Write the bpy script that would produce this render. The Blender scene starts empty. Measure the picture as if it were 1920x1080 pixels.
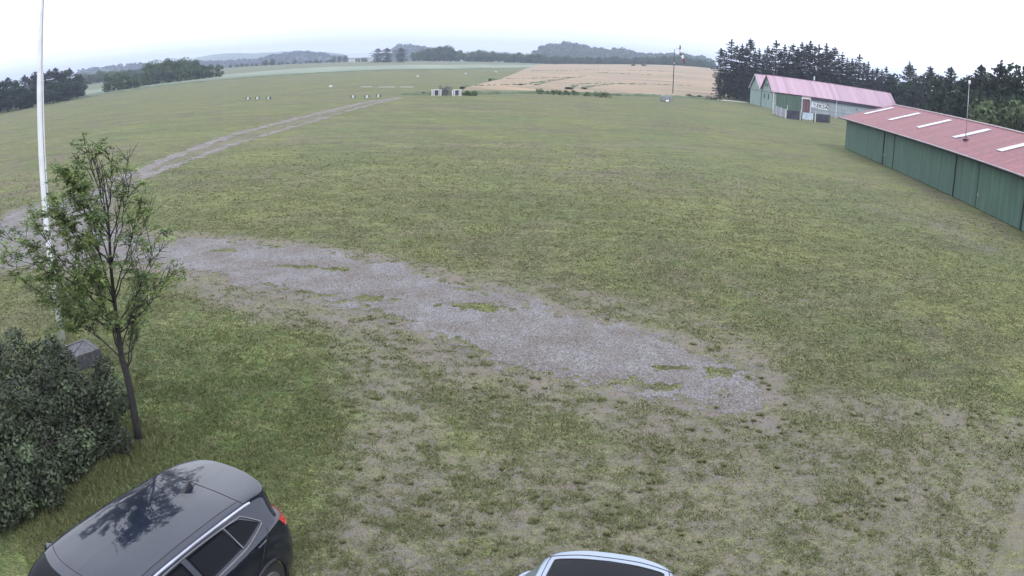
import bpy, math, random
import numpy as np
from mathutils import Vector, Matrix
R = math.radians
SC = bpy.context.scene
COL = SC.collection
rng = np.random.default_rng(11)
random.seed(5)

# ------------------------------------------------------------------ camera
H = 6.0
LA, LB, PITCH, ROLL = 0.711239, 0.03753, 0.30441, 0.033351
cam_d = bpy.data.cameras.new("camera")
cam = bpy.data.objects.new("camera", cam_d)
COL.objects.link(cam)
cam_d.type = 'PANO'
cam_d.panorama_type = 'FISHEYE_LENS_POLYNOMIAL'
cam_d.sensor_width = 36.0
cam_d.sensor_fit = 'HORIZONTAL'
cam_d.fisheye_fov = math.pi
cam_d.fisheye_polynomial_k0 = 0.0
cam_d.fisheye_polynomial_k1 = -LA / 18.75
cam_d.fisheye_polynomial_k2 = 0.0
cam_d.fisheye_polynomial_k3 = -LB / 18.75 ** 3
cam_d.fisheye_polynomial_k4 = 0.0
cam_d.clip_start = 0.05
cam_d.clip_end = 30000
_F = Vector((0, math.cos(PITCH), -math.sin(PITCH)))
_U = Vector((0, math.sin(PITCH), math.cos(PITCH)))
_X = Vector((1, 0, 0))
_r = _X * math.cos(ROLL) + _U * math.sin(ROLL)
_u = _U * math.cos(ROLL) - _X * math.sin(ROLL)
cam.matrix_world = Matrix(((_r.x, _u.x, -_F.x, 0), (_r.y, _u.y, -_F.y, 0), (_r.z, _u.z, -_F.z, H), (0, 0, 0, 1)))
SC.camera = cam

# ------------------------------------------------------------------ sky, sun, exposure
SUN_EL, SUN_AZ = R(42), R(150)
w = bpy.data.worlds.new("World"); SC.world = w; w.use_nodes = True
nt = w.node_tree; nt.nodes.clear()
def N(nt, t, **k):
    n = nt.nodes.new(t)
    for a, b in k.items(): setattr(n, a, b)
    return n
out = N(nt, 'ShaderNodeOutputWorld'); bg = N(nt, 'ShaderNodeBackground'); bg.inputs[1].default_value = 0.1
sky = N(nt, 'ShaderNodeTexSky', sky_type='NISHITA', sun_disc=False, sun_elevation=SUN_EL, sun_rotation=SUN_AZ)
tc = N(nt, 'ShaderNodeTexCoord'); sp = N(nt, 'ShaderNodeSeparateXYZ'); nt.links.new(tc.outputs['Generated'], sp.inputs[0])
cr = N(nt, 'ShaderNodeValToRGB')
el = cr.color_ramp.elements
el[0].position = 0.0; el[0].color = (0.62, 0.635, 0.67, 1)
el[1].position = 1.0; el[1].color = (0.80, 0.84, 0.93, 1)
nt.links.new(sp.outputs[2], cr.inputs[0])
cn = N(nt, 'ShaderNodeTexNoise'); cn.inputs['Scale'].default_value = 2.2; cn.inputs['Detail'].default_value = 5
nt.links.new(tc.outputs['Generated'], cn.inputs['Vector'])
mr = N(nt, 'ShaderNodeMapRange'); mr.inputs['From Min'].default_value = .3; mr.inputs['From Max'].default_value = .7
mr.inputs['To Min'].default_value = 28; mr.inputs['To Max'].default_value = 38
nt.links.new(cn.outputs['Fac'], mr.inputs['Value'])
vm = N(nt, 'ShaderNodeVectorMath', operation='SCALE')
nt.links.new(cr.outputs[0], vm.inputs[0]); nt.links.new(mr.outputs[0], vm.inputs['Scale'])
mx = N(nt, 'ShaderNodeMix', data_type='RGBA'); mx.inputs[0].default_value = 0.9
nt.links.new(sky.outputs[0], mx.inputs[6]); nt.links.new(vm.outputs[0], mx.inputs[7])
nt.links.new(mx.outputs[2], bg.inputs[0]); nt.links.new(bg.outputs[0], out.inputs[0])
sd = bpy.data.lights.new("sun", 'SUN'); sd.energy = 0.8; sd.angle = R(14); sd.color = (1, .97, .92)
so = bpy.data.objects.new("sun", sd); COL.objects.link(so)
so.rotation_euler = (R(90) - SUN_EL, 0, math.pi - SUN_AZ)
SC.view_settings.view_transform = 'Standard'; SC.view_settings.look = 'None'
SC.view_settings.exposure = -0.06; SC.view_settings.gamma = 1.0; SC.view_settings.use_curve_mapping = False
SC.render.engine = 'CYCLES'
SC.cycles.volume_bounces = 0
SC.cycles.max_bounces = 6
SC.cycles.transparent_max_bounces = 8

# ------------------------------------------------------------------ helpers
def ray(px, py):
    x, y = px - 960.0, 540.0 - py
    c, s = math.cos(ROLL), math.sin(ROLL)
    x, y = c * x - s * y, s * x + c * y
    r = math.hypot(x, y) / 1000 + 1e-9
    th = LA * r + LB * r ** 3
    k = math.sin(th) / r / 1000
    X, U, F = x * k, y * k, math.cos(th)
    cp, sp_ = math.cos(PITCH), math.sin(PITCH)
    return Vector((X, F * cp + U * sp_, -F * sp_ + U * cp))
def smooth(t): 
    t = np.clip(t, 0, 1); return t * t * (3 - 2 * t)
def terrain(x, y):
    x = np.asarray(x, float); y = np.asarray(y, float)
    d = np.hypot(x, y); az = np.degrees(np.arctan2(x, y))
    amp = 5.2 + 6.0 * smooth((az - 2) / 12) - 1.0 * smooth((-az - 22) / 14)
    z = amp * smooth((d - 175) / 480)
    return z + np.clip(d - 655, 0, None) * (-0.0004)
def at(px, py, z=None):
    """ground point seen at a pixel (z None: on the terrain)"""
    d = ray(px, py)
    if z is not None:
        t = (z - H) / d.z; return Vector((d.x * t, d.y * t, z))
    t = 3.0
    while t < 6000:
        if H + d.z * t <= terrain(d.x * t, d.y * t): break
        t += max(.05, t * .002)
    return Vector((d.x * t, d.y * t, float(terrain(d.x * t, d.y * t))))
def hit(px, py, p0, n):
    d = ray(px, py); o = Vector((0, 0, H)); n = Vector(n)
    return o + d * ((Vector(p0) - o).dot(n) / d.dot(n))
def azel(px, py):
    d = ray(px, py); return math.atan2(d.x, d.y), math.asin(d.z)

def mesh(name, V, F, mat, parent=None, smooth_=False, col=None, loc=None):
    V = np.asarray(V, dtype=np.float32).reshape(-1, 3)
    me = bpy.data.meshes.new(name)
    if isinstance(F, np.ndarray) and F.ndim == 2:
        k = F.shape[1]; n = len(F)
        me.vertices.add(len(V)); me.vertices.foreach_set("co", V.ravel())
        me.loops.add(n * k); me.polygons.add(n)
        me.loops.foreach_set("vertex_index", F.astype(np.int32).ravel())
        me.polygons.foreach_set("loop_start", np.arange(0, n * k, k, dtype=np.int32))
        me.polygons.foreach_set("loop_total", np.full(n, k, dtype=np.int32))
        me.update(calc_edges=True)
    else:
        me.from_pydata([tuple(map(float, v)) for v in V], [], [tuple(map(int, f)) for f in F]); me.update()
    if col is not None:
        for an, arr in (col.items() if isinstance(col, dict) else {'v': col}.items()):
            a = me.attributes.new(an, 'FLOAT', 'POINT'); a.data.foreach_set('value', np.asarray(arr, dtype=np.float32))
    if smooth_: me.polygons.foreach_set("use_smooth", np.ones(len(me.polygons), dtype=bool))
    if mat: me.materials.append(mat)
    o = bpy.data.objects.new(name, me); COL.objects.link(o)
    if parent: o.parent = parent
    if loc is not None: o.location = loc
    return o
class MB:
    def __init__(s): s.V = []; s.F = []
    def add(s, V, F):
        b = len(s.V); s.V += [tuple(v) for v in V]; s.F += [tuple(i + b for i in f) for f in F]; return s
    def box(s, c, size, M=None):
        x, y, z = [a / 2 for a in size]; c = Vector(c)
        vs = [Vector((i * x, j * y, k * z)) for i in (-1, 1) for j in (-1, 1) for k in (-1, 1)]
        if M is not None: vs = [M @ v for v in vs]
        return s.add([v + c for v in vs], [(0, 1, 3, 2), (4, 6, 7, 5), (0, 4, 5, 1), (2, 3, 7, 6), (0, 2, 6, 4), (1, 5, 7, 3)])
    def tube(s, pts, rads, n=6, cap=True):
        pts = [Vector(p) for p in pts]
        if not hasattr(rads, '__len__'): rads = [rads] * len(pts)
        b = len(s.V); a = None
        for i, p in enumerate(pts):
            t = (pts[min(i + 1, len(pts) - 1)] - pts[max(i - 1, 0)]).normalized()
            if a is None: a = t.orthogonal().normalized()
            a = (a - t * a.dot(t)); a = a.normalized() if a.length > 1e-6 else t.orthogonal().normalized()
            c = t.cross(a)
            for k in range(n):
                q = 2 * math.pi * k / n
                s.V.append(tuple(p + (a * math.cos(q) + c * math.sin(q)) * rads[i]))
        for i in range(len(pts) - 1):
            for k in range(n):
                s.F.append((b + i * n + k, b + i * n + (k + 1) % n, b + (i + 1) * n + (k + 1) % n, b + (i + 1) * n + k))
        if cap:
            s.F.append(tuple(b + k for k in range(n))[::-1]); s.F.append(tuple(b + (len(pts) - 1) * n + k for k in range(n)))
        return s
    def prism(s, poly, d):
        d = Vector(d); n = len(poly); P = [Vector(p) for p in poly]
        return s.add(P + [p + d for p in P], [tuple(range(n))[::-1], tuple(range(n, 2 * n))] + [(i, (i + 1) % n, n + (i + 1) % n, n + i) for i in range(n)])
    def build(s, name, mat, parent=None, smooth_=False):
        return mesh(name, s.V, s.F, mat, parent, smooth_)
def tag(o, label=None, cat=None, group=None, kind=None):
    if label: o['label'] = label
    if cat: o['category'] = cat
    if group: o['group'] = group
    if kind: o['kind'] = kind
    return o
def empty(name, loc, label, cat, group=None, rz=0):
    o = bpy.data.objects.new(name, None); COL.objects.link(o); o.location = loc; o.rotation_euler = (0, 0, rz)
    return tag(o, label, cat, group)
def kids(o): return [c for c in COL.objects if c.parent == o]
def copy_tree(o, parent=None, _k=None):
    c = o.copy(); COL.objects.link(c); c.parent = parent
    for ch in (o['_k'] if False else [x for x in list(o.children)]): copy_tree(ch, c)
    return c

# ------------------------------------------------------------------ materials
def srgb(r, g, b):
    f = lambda c: (c / 255 / 12.92) if c / 255 <= .04045 else ((c / 255 + .055) / 1.055) ** 2.4
    return (f(r), f(g), f(b), 1)
def mat(name, c, rough=.6, metal=0, var=.15, scale=3.0, bump=0, bscale=30, coat=0, spec=None, c2=None, attr=None, trans=0, detail=4, stretch=None, aamt=.5, objvar=0):
    m = bpy.data.materials.new(name); m.use_nodes = True; t = m.node_tree; p = t.nodes['Principled BSDF']
    p.inputs['Roughness'].default_value = rough; p.inputs['Metallic'].default_value = metal
    if coat: p.inputs['Coat Weight'].default_value = coat; p.inputs['Coat Roughness'].default_value = .05
    if spec is not None: p.inputs['Specular IOR Level'].default_value = spec
    tcn = N(t, 'ShaderNodeTexCoord'); mp = N(t, 'ShaderNodeMapping'); t.links.new(tcn.outputs['Object'], mp.inputs[0])
    if stretch: mp.inputs['Scale'].default_value = stretch
    nz = N(t, 'ShaderNodeTexNoise'); nz.inputs['Scale'].default_value = scale; nz.inputs['Detail'].default_value = detail
    t.links.new(mp.outputs[0], nz.inputs['Vector'])
    c = tuple(c[:3]); c2 = tuple(c2[:3]) if c2 else tuple(x * (1 - 2 * var) for x in c)
    chi = tuple(min(1, x * (1 + var)) for x in c)
    rp = N(t, 'ShaderNodeValToRGB'); rp.color_ramp.elements[0].position = .3; rp.color_ramp.elements[1].position = .7
    rp.color_ramp.elements[0].color = (*c2, 1); rp.color_ramp.elements[1].color = (*chi, 1)
    t.links.new(nz.outputs['Fac'], rp.inputs[0]); cur = rp.outputs[0]
    if attr:
        a = N(t, 'ShaderNodeAttribute', attribute_name='v'); ml = N(t, 'ShaderNodeMapRange')
        ml.inputs['To Min'].default_value = 1 - aamt; ml.inputs['To Max'].default_value = 1 + aamt
        t.links.new(a.outputs['Fac'], ml.inputs['Value'])
        vv = N(t, 'ShaderNodeVectorMath', operation='SCALE'); t.links.new(cur, vv.inputs[0]); t.links.new(ml.outputs[0], vv.inputs['Scale']); cur = vv.outputs[0]
    if objvar:
        oi = N(t, 'ShaderNodeObjectInfo'); ml = N(t, 'ShaderNodeMapRange')
        ml.inputs['To Min'].default_value = 1 - objvar; ml.inputs['To Max'].default_value = 1 + objvar
        t.links.new(oi.outputs['Random'], ml.inputs['Value'])
        vv = N(t, 'ShaderNodeVectorMath', operation='SCALE'); t.links.new(cur, vv.inputs[0]); t.links.new(ml.outputs[0], vv.inputs['Scale']); cur = vv.outputs[0]
    t.links.new(cur, p.inputs['Base Color'])
    if trans:
        tr = N(t, 'ShaderNodeBsdfTranslucent'); t.links.new(cur, tr.inputs[0]); ms = N(t, 'ShaderNodeMixShader'); ms.inputs[0].default_value = trans
        t.links.new(p.outputs[0], ms.inputs[1]); t.links.new(tr.outputs[0], ms.inputs[2]); t.links.new(ms.outputs[0], t.nodes['Material Output'].inputs[0])
    if bump:
        b = N(t, 'ShaderNodeBump'); b.inputs['Strength'].default_value = bump; b.inputs['Distance'].default_value = .02
        n2 = N(t, 'ShaderNodeTexNoise'); n2.inputs['Scale'].default_value = bscale; n2.inputs['Detail'].default_value = 3
        t.links.new(tcn.outputs['Object'], n2.inputs['Vector']); t.links.new(n2.outputs['Fac'], b.inputs['Height']); t.links.new(b.outputs[0], p.inputs['Normal'])
    return m
M = {}
M['bark'] = mat('bark', (.055, .045, .045), .9, spec=.12, var=.3, scale=12, bump=.6, bscale=40)
M['bark_far'] = mat('bark_far', (.05, .035, .035), .9, spec=.12, var=.3, scale=3)
M['bark_young'] = mat('bark_young', (.022, .019, .02), .85, spec=.12, var=.35, scale=25, c2=(.045, .045, .045))
M['spruce'] = mat('spruce', (.05, .062, .048), .8, spec=.12, var=.3, scale=.8, attr=1, objvar=.4, c2=(.04, .038, .042), trans=.1)
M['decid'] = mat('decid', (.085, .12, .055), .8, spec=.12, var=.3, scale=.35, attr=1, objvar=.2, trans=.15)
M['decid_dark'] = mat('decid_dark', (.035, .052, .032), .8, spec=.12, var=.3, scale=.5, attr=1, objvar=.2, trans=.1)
M['shrub_pale'] = mat('shrub_pale', (.10, .135, .075), .75, spec=.12, var=.3, scale=.9, attr=1, trans=.2)
M['rowan'] = mat('rowan', (.19, .245, .085), .55, spec=.12, var=.3, scale=2.5, attr=1, c2=(.075, .115, .05), trans=.3)
M['bush'] = mat('bush', (.068, .092, .050), .5, spec=.25, var=.35, scale=2.2, attr=1, aamt=.75, c2=(.04, .045, .035), trans=.15)
M['white_paint'] = mat('white_paint', (.72, .74, .78), .35, var=.05, scale=4)
M['marker_white'] = mat('marker_white', (.36, .37, .38), .6, var=.1, scale=6)
M['white_dull'] = mat('white_dull', (.6, .61, .63), .6, var=.1, scale=6)
M['dark'] = mat('dark', (.015, .015, .02), .6)
M['timber_dark'] = mat('timber_dark', (.05, .042, .04), .85, var=.4, scale=6, stretch=(1, 8, 8))
M['stone'] = mat('stone', (.09, .09, .10), .9, var=.3, scale=8, bump=.5)
M['rope'] = mat('rope', (.12, .12, .14), .9)

def surface_mat(name):
    """ground: turf, worn soil and patches driven by noise and the stored wear attribute"""
    m = bpy.data.materials.new(name); m.use_nodes = True; t = m.node_tree; p = t.nodes['Principled BSDF']
    L = t.links.new
    p.inputs['Roughness'].default_value = .95; p.inputs['Specular IOR Level'].default_value = .15
    g = N(t, 'ShaderNodeNewGeometry'); pos = g.outputs['Position']
    def noise(s, d=4, st=None, r=.55):
        n = N(t, 'ShaderNodeTexNoise'); n.inputs['Scale'].default_value = s; n.inputs['Detail'].default_value = d; n.inputs['Roughness'].default_value = r
        if st:
            mp = N(t, 'ShaderNodeMapping'); mp.inputs['Scale'].default_value = st; L(pos, mp.inputs[0]); L(mp.outputs[0], n.inputs['Vector'])
        else: L(pos, n.inputs['Vector'])
        return n.outputs['Fac']
    def ramp(f, a, b, c0, c1):
        r = N(t, 'ShaderNodeValToRGB'); e = r.color_ramp.elements; e[0].position = a; e[1].position = b; e[0].color = (*c0[:3], 1); e[1].color = (*c1[:3], 1); L(f, r.inputs[0]); return r.outputs[0]
    def mix(f, a, b, ty='MIX'):
        n = N(t, 'ShaderNodeMix', data_type='RGBA', blend_type=ty)
        if isinstance(f, float): n.inputs[0].default_value = f
        else: L(f, n.inputs[0])
        for s, v in ((6, a), (7, b)):
            if isinstance(v, tuple): n.inputs[s].default_value = (*v[:3], 1)
            else: L(v, n.inputs[s])
        return n.outputs[2]
    def math_(op, a, b):
        n = N(t, 'ShaderNodeMath', operation=op)
        for i, v in enumerate((a, b)):
            if isinstance(v, (int, float)): n.inputs[i].default_value = v
            else: L(v, n.inputs[i])
        return n.outputs[0]
    fine = noise(34, 5, r=.7); med = noise(2.1, 6, r=.65); big = noise(.11, 5, (1, .45, 1)); big2 = noise(.045, 4, (1, 1.6, 1))
    grass = mix(ramp(big, .42, .6, (0, 0, 0), (1, 1, 1)), (.122, .136, .058), (.098, .124, .054))
    lush = N(t, 'ShaderNodeAttribute', attribute_name='lush').outputs['Fac']; grass = mix(lush, grass, (.078, .118, .040))
    grass = mix(ramp(med, .42, .62, (0, 0, 0), (.75, .75, .75)), grass, (.138, .132, .075))
    patch = math_('MULTIPLY', ramp(big2, .45, .6, (0, 0, 0), (1, 1, 1)), ramp(noise(.5, 5, (1, .6, 1)), .42, .6, (0, 0, 0), (.75, .75, .75)))
    grass = mix(patch, grass, (.130, .108, .090))
    grass = mix(ramp(fine, .36, .66, (0, 0, 0), (1, 1, 1)), mix(1.0, grass, (.35, .35, .4), 'MULTIPLY'), mix(1.0, grass, (1.55, 1.55, 1.45), 'MULTIPLY'))
    for sc_, lo in ((.12, .86), (.4, .84), (1.6, .82), (5.5, .74), (15, .64)):
        st = noise(sc_, 6, (.7, 1.5, 1), .8)
        grass = mix(ramp(st, .38, .62, (0, 0, 0), (1, 1, 1)), mix(1.0, grass, (lo, lo, lo + .03), 'MULTIPLY'), mix(1.0, grass, (2 - lo, 2 - lo, 1.95 - lo), 'MULTIPLY'))
    soil = mix(ramp(noise(30, 6, r=.8), .38, .64, (0, 0, 0), (1, 1, 1)), (.085, .070, .062), (.25, .213, .195))
    soil = mix(ramp(noise(1.3, 5), .4, .62, (0, 0, 0), (.6, .6, .6)), soil, (.150, .132, .134))
    a = N(t, 'ShaderNodeAttribute', attribute_name='wear').outputs['Fac']
    th = math_('ADD', a, math_('ADD', math_('MULTIPLY', math_('SUBTRACT', noise(7, 9, r=.8), .5), 2.2), math_('MULTIPLY', math_('SUBTRACT', noise(1.1, 4), .5), 1.1)))
    f = ramp(th, .27, 1.0, (0, 0, 0), (1, 1, 1))
    c = mix(f, grass, soil)
    fs = N(t, 'ShaderNodeAttribute', attribute_name='far').outputs['Fac']
    c = mix(fs, c, mix(noise(.02, 3), (.10, .125, .085), (.15, .15, .095)))
    L(c, p.inputs['Base Color'])
    b = N(t, 'ShaderNodeBump'); b.inputs['Strength'].default_value = .7; b.inputs['Distance'].default_value = .03
    L(noise(9, 8, r=.75), b.inputs['Height']); L(b.outputs[0], p.inputs['Normal'])
    return m
M['ground'] = surface_mat('ground')

def gravel_mat(name, lo, hi, scale=26):
    m = bpy.data.materials.new(name); m.use_nodes = True; t = m.node_tree; p = t.nodes['Principled BSDF']; L = t.links.new
    p.inputs['Roughness'].default_value = .8
    g = N(t, 'ShaderNodeNewGeometry').outputs['Position']
    v = N(t, 'ShaderNodeTexVoronoi'); v.inputs['Scale'].default_value = scale; L(g, v.inputs['Vector'])
    r = N(t, 'ShaderNodeValToRGB'); r.color_ramp.elements[0].color = (*lo, 1); r.color_ramp.elements[1].color = (*hi, 1); L(v.outputs['Color'], r.inputs[0])
    n = N(t, 'ShaderNodeTexNoise'); n.inputs['Scale'].default_value = .8; n.inputs['Detail'].default_value = 6; n.inputs['Roughness'].default_value = .65; L(g, n.inputs['Vector'])
    r2 = N(t, 'ShaderNodeValToRGB'); e = r2.color_ramp.elements; e[0].position = .4; e[1].position = .62; e[0].color = (.78, .70, .62, 1); e[1].color = (1.05, 1.05, 1.06, 1); L(n.outputs['Fac'], r2.inputs[0])
    x = N(t, 'ShaderNodeMix', data_type='RGBA', blend_type='MULTIPLY'); x.inputs[0].default_value = 1; L(r.outputs[0], x.inputs[6]); L(r2.outputs[0], x.inputs[7])
    v2 = N(t, 'ShaderNodeMapRange'); v2.inputs['From Max'].default_value = .5; v2.inputs['To Min'].default_value = 1.1; v2.inputs['To Max'].default_value = .45
    L(v.outputs['Distance'], v2.inputs['Value'])
    s = N(t, 'ShaderNodeVectorMath', operation='SCALE'); L(x.outputs[2], s.inputs[0]); L(v2.outputs[0], s.inputs['Scale']); L(s.outputs[0], p.inputs['Base Color'])
    b = N(t, 'ShaderNodeBump'); b.invert = True; b.inputs['Strength'].default_value = .8; b.inputs['Distance'].default_value = .02; L(v.outputs['Distance'], b.inputs['Height']); L(b.outputs[0], p.inputs['Normal'])
    return m
M['gravel'] = gravel_mat('gravel', (.10, .097, .102), (.42, .40, .41), 30)

# numpy value noise for outlines
_tab = rng.random((256, 256))
def vnoise(x, y, s=1.0, o=4):
    x = np.asarray(x, float) * s; y = np.asarray(y, float) * s; r = 0; a = .5
    for k in range(o):
        xi = np.floor(x).astype(int); yi = np.floor(y).astype(int); fx = x - xi; fy = y - yi
        fx = fx * fx * (3 - 2 * fx); fy = fy * fy * (3 - 2 * fy)
        g = lambda i, j: _tab[(xi + i) % 256, (yi + j) % 256]
        r = r + a * ((g(0, 0) * (1 - fx) + g(1, 0) * fx) * (1 - fy) + (g(0, 1) * (1 - fx) + g(1, 1) * fx) * fy)
        x = x * 2.03 + 17.3; y = y * 2.03 + 5.1; a *= .5
    return r / (1 - .5 ** o)
def pdist(x, y, pts):
    """distance to a polyline and, interpolated along it, the third value"""
    best = np.full(np.shape(x), 1e9); val = np.zeros(np.shape(x))
    for a, b in zip(pts[:-1], pts[1:]):
        ax, ay, av = a; bx, by, bv = b; dx, dy = bx - ax, by - ay
        t = np.clip(((x - ax) * dx + (y - ay) * dy) / (dx * dx + dy * dy + 1e-9), 0, 1)
        d = np.hypot(x - ax - t * dx, y - ay - t * dy); m = d < best
        best = np.where(m, d, best); val = np.where(m, av + t * (bv - av), val)
    return best, val
def G(px, py):
    v = at(px, py, 0); return v.x, v.y

def poly_mask(x, y, poly):
    ins = np.zeros(np.shape(x), bool); n = len(poly)
    for k in range(n):
        x1, y1 = poly[k]; x2, y2 = poly[(k + 1) % n]
        c = ((y1 > y) != (y2 > y)) & (x < (x2 - x1) * (y - y1) / (y2 - y1 + 1e-12) + x1); ins ^= c
    return ins
YP = [(-60, 425), (0, 408), (45, 388), (90, 378), (150, 362), (215, 345), (238, 338), (240, 350), (200, 385), (205, 420), (240, 434), (330, 440), (450, 448), (550, 458), (650, 475), (750, 494), (850, 520), (950, 545), (1060, 585),
      (1180, 615), (1300, 645), (1400, 668), (1435, 700), (1440, 745), (1400, 785), (1330, 768), (1200, 745), (1100, 728), (1000, 708), (930, 693), (870, 670), (800, 630), (700, 594), (600, 574), (500, 545), (400, 520), (330, 508), (200, 503), (0, 507), (-60, 510)]
YG = [G(*p) for p in YP]
def edge_d(x, y, poly):
    d, _ = pdist(x, y, [(*p, 0) for p in poly + poly[:1]]); return np.where(poly_mask(x, y, poly), d, -d)
# ------------------------------------------------------------------ ground
def stroke(pix, wd, s): return [(*G(*p), wd) for p in pix], s
WEAR = [stroke([(640, 590), (730, 690), (740, 850), (690, 1000), (650, 1090)], 1.15, .72),
        stroke([(940, 530), (1080, 550), (1250, 600), (1400, 650)], 1.5, .55),
        stroke([(1430, 740), (1600, 765), (1760, 780), (1920, 800)], 1.2, .66),
        stroke([(900, 690), (1050, 740), (1200, 790), (1400, 830), (1560, 850)], 1.3, .7),
        stroke([(1480, 900), (1700, 890), (1920, 880)], 1.0, .58),
        stroke([(900, 760), (960, 860), (940, 1000)], .8, .5),
        stroke([(350, 505), (430, 560), (560, 590), (720, 615), (880, 700)], 1.1, .78),
        stroke([(1380, 730), (1450, 790), (1400, 850)], 1.0, .74),
        stroke([(0, 515), (200, 515), (330, 510)], .5, .6),
        stroke([(230, 338), (330, 302), (440, 262), (560, 229), (680, 194), (750, 183)], .9, .68),
        stroke([(0, 400), (90, 372), (230, 330), (440, 262)], 1.6, .35),
        stroke([(1130, 275), (1230, 268), (1330, 285)], 2.5, .42),
        stroke([(1480, 560), (1700, 520)], 2.0, .36), stroke([(1000, 320), (1250, 350)], 3.0, .34),
        stroke([(1690, 385), (1760, 394), (1900, 424)], .16, .8), stroke([(1705, 396), (1780, 409), (1900, 444)], .16, .8), stroke([(1730, 412), (1810, 432), (1915, 462)], .14, .75),
        stroke([(1640, 390), (1760, 425), (1860, 470)], 1.6, .5)]
def wear(x, y):
    r = np.zeros(np.shape(x))
    for pts, s in WEAR:
        d, wd = pdist(x, y, pts); r = np.maximum(r, s * np.exp(-(d / np.maximum(wd, .1)) ** 2))
    # lawn around the young tree is lush; the foreground is half bare
    fg = .64 * smooth((12.5 - y) / 3) * smooth((x + 3.0 + (vnoise(x, y, .8, 3) - .5) * 2) / 1.3)
    e_ = np.abs(edge_d(x, y, YG)); r = np.maximum(r, .8 * np.exp(-(e_ / .75) ** 2))
    return np.maximum(r, fg + .22 * smooth((vnoise(x + 90, y + 40, .05, 3) - .5) * 6))
az = np.concatenate([np.linspace(-180, -52, 60)[:-1], np.linspace(-52, 52, 640), np.linspace(52, 180, 60)[1:]])
rr = np.concatenate([[.01, 1, 2], np.geomspace(3, 60, 250), np.geomspace(62, 9000, 150)])
A_, R_ = np.meshgrid(np.radians(az), rr)
gx, gy = R_ * np.sin(A_), R_ * np.cos(A_)
gz = terrain(gx, gy)
na, nr = len(az), len(rr)
i, j = np.meshgrid(np.arange(nr - 1), np.arange(na - 1), indexing='ij'); b = (i * na + j).ravel()
F = np.stack([b, b + na, b + na + 1, b + 1], 1)
W = np.where(R_ < 170, wear(gx, gy), 0)
far = smooth((R_ - 330) / 120)
mesh('ground', np.stack([gx, gy, gz], -1), F, M['ground'], smooth_=True, col={'wear': W.ravel(), 'far': far.ravel(), 'lush': (.75 * np.exp(-(((gx + 5.2) / 3.4) ** 2 + ((gy - 11.2) / 4.0) ** 2))).ravel()})
tag(COL.objects['ground'], kind='structure')

# ------------------------------------------------------------------ gravel yard and track
def yard_field(x, y):
    return edge_d(x, y, YG) - .15 + (vnoise(x, y, .9, 4) - .5) * 1.6 + (vnoise(x, y, 5.3, 5) - .5) * 1.5
WEEDS = [((1060, 560), .5, .2), ((1130, 610), .3, .12), ((700, 560), .4, .2), ((820, 640), .3, .12), ((1350, 700), .35, .2), ((1230, 725), .3, .12), ((640, 505), .4, .15), ((430, 470), .5, .15), ((900, 575), .7, .25), ((1285, 640), .6, .3), ((1265, 690), .35, .15), ((1440, 725), .3, .4), ((560, 500), .5, .15), ((985, 705), .4, .2), ((1150, 750), .4, .15), ((1180, 560), .8, .3)]
def weedf(x, y):
    r = np.full(np.shape(x), -1.0)
    for p, a, bb in WEEDS:
        cx, cy = G(*p); r = np.maximum(r, 1 - np.hypot((x - cx) / a, (y - cy) / bb) + (vnoise(x, y, 6, 4) - .5) * 3.0)
    return r
def ragged(name, fld, x0, x1, y0, y1, c, z, m):
    xs = np.arange(x0, x1, c); ys = np.arange(y0, y1, c); X, Y = np.meshgrid(xs, ys)
    J = c * .35; X = X + rng.uniform(-J, J, X.shape); Y = Y + rng.uniform(-J, J, Y.shape)
    v = fld(X, Y); k = v > 0; nx = len(xs)
    i, j = np.meshgrid(np.arange(len(ys) - 1), np.arange(nx - 1), indexing='ij')
    ok = k[:-1, :-1] & k[1:, :-1] & k[:-1, 1:] & k[1:, 1:]
    b = (i * nx + j)[ok]; F = np.stack([b, b + 1, b + nx + 1, b + nx], 1)
    u, inv = np.unique(F, return_inverse=True)
    P = np.stack([X.ravel()[u], Y.ravel()[u], terrain(X.ravel()[u], Y.ravel()[u]) + z], 1)
    o = mesh(name, P, inv.reshape(F.shape), m); tag(o, kind='structure'); return o
gyx = [p[0] for p in YG]; gyy = [p[1] for p in YG]
ragged('gravel_yard', lambda x, y: np.minimum(yard_field(x, y), .3 - weedf(x, y) * 2), min(gyx), max(gyx) + 1, min(gyy) - 1, max(gyy) + 1, .05, .006, M['gravel'])
def trk(pix): return [(*G(*p), 0) for p in pix]
TR = [trk([(222, 336), (330, 293), (440, 252), (560, 222), (680, 193), (750, 183)]), trk([(238, 345), (330, 310), (440, 270), (560, 235), (700, 195), (750, 184)])]
def track_field(x, y):
    r = np.full(np.shape(x), -9.0)
    for T, wd in zip(TR, (.95, .7)):
        d, _ = pdist(x, y, T); r = np.maximum(r, wd - d)
    return r - .1 + (vnoise(x, y, .7, 4) - .5) * 1.3 + (vnoise(x, y, 3, 3) - .5) * 1.0
tx = [p[0] for T in TR for p in T]; ty = [p[1] for T in TR for p in T]
ragged('gravel_track', track_field, min(tx) - 2, max(tx) + 2, min(ty) + .4, max(ty) + 2, .22, .012, gravel_mat('track_gravel', (.13, .12, .115), (.42, .385, .37), 12))

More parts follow.
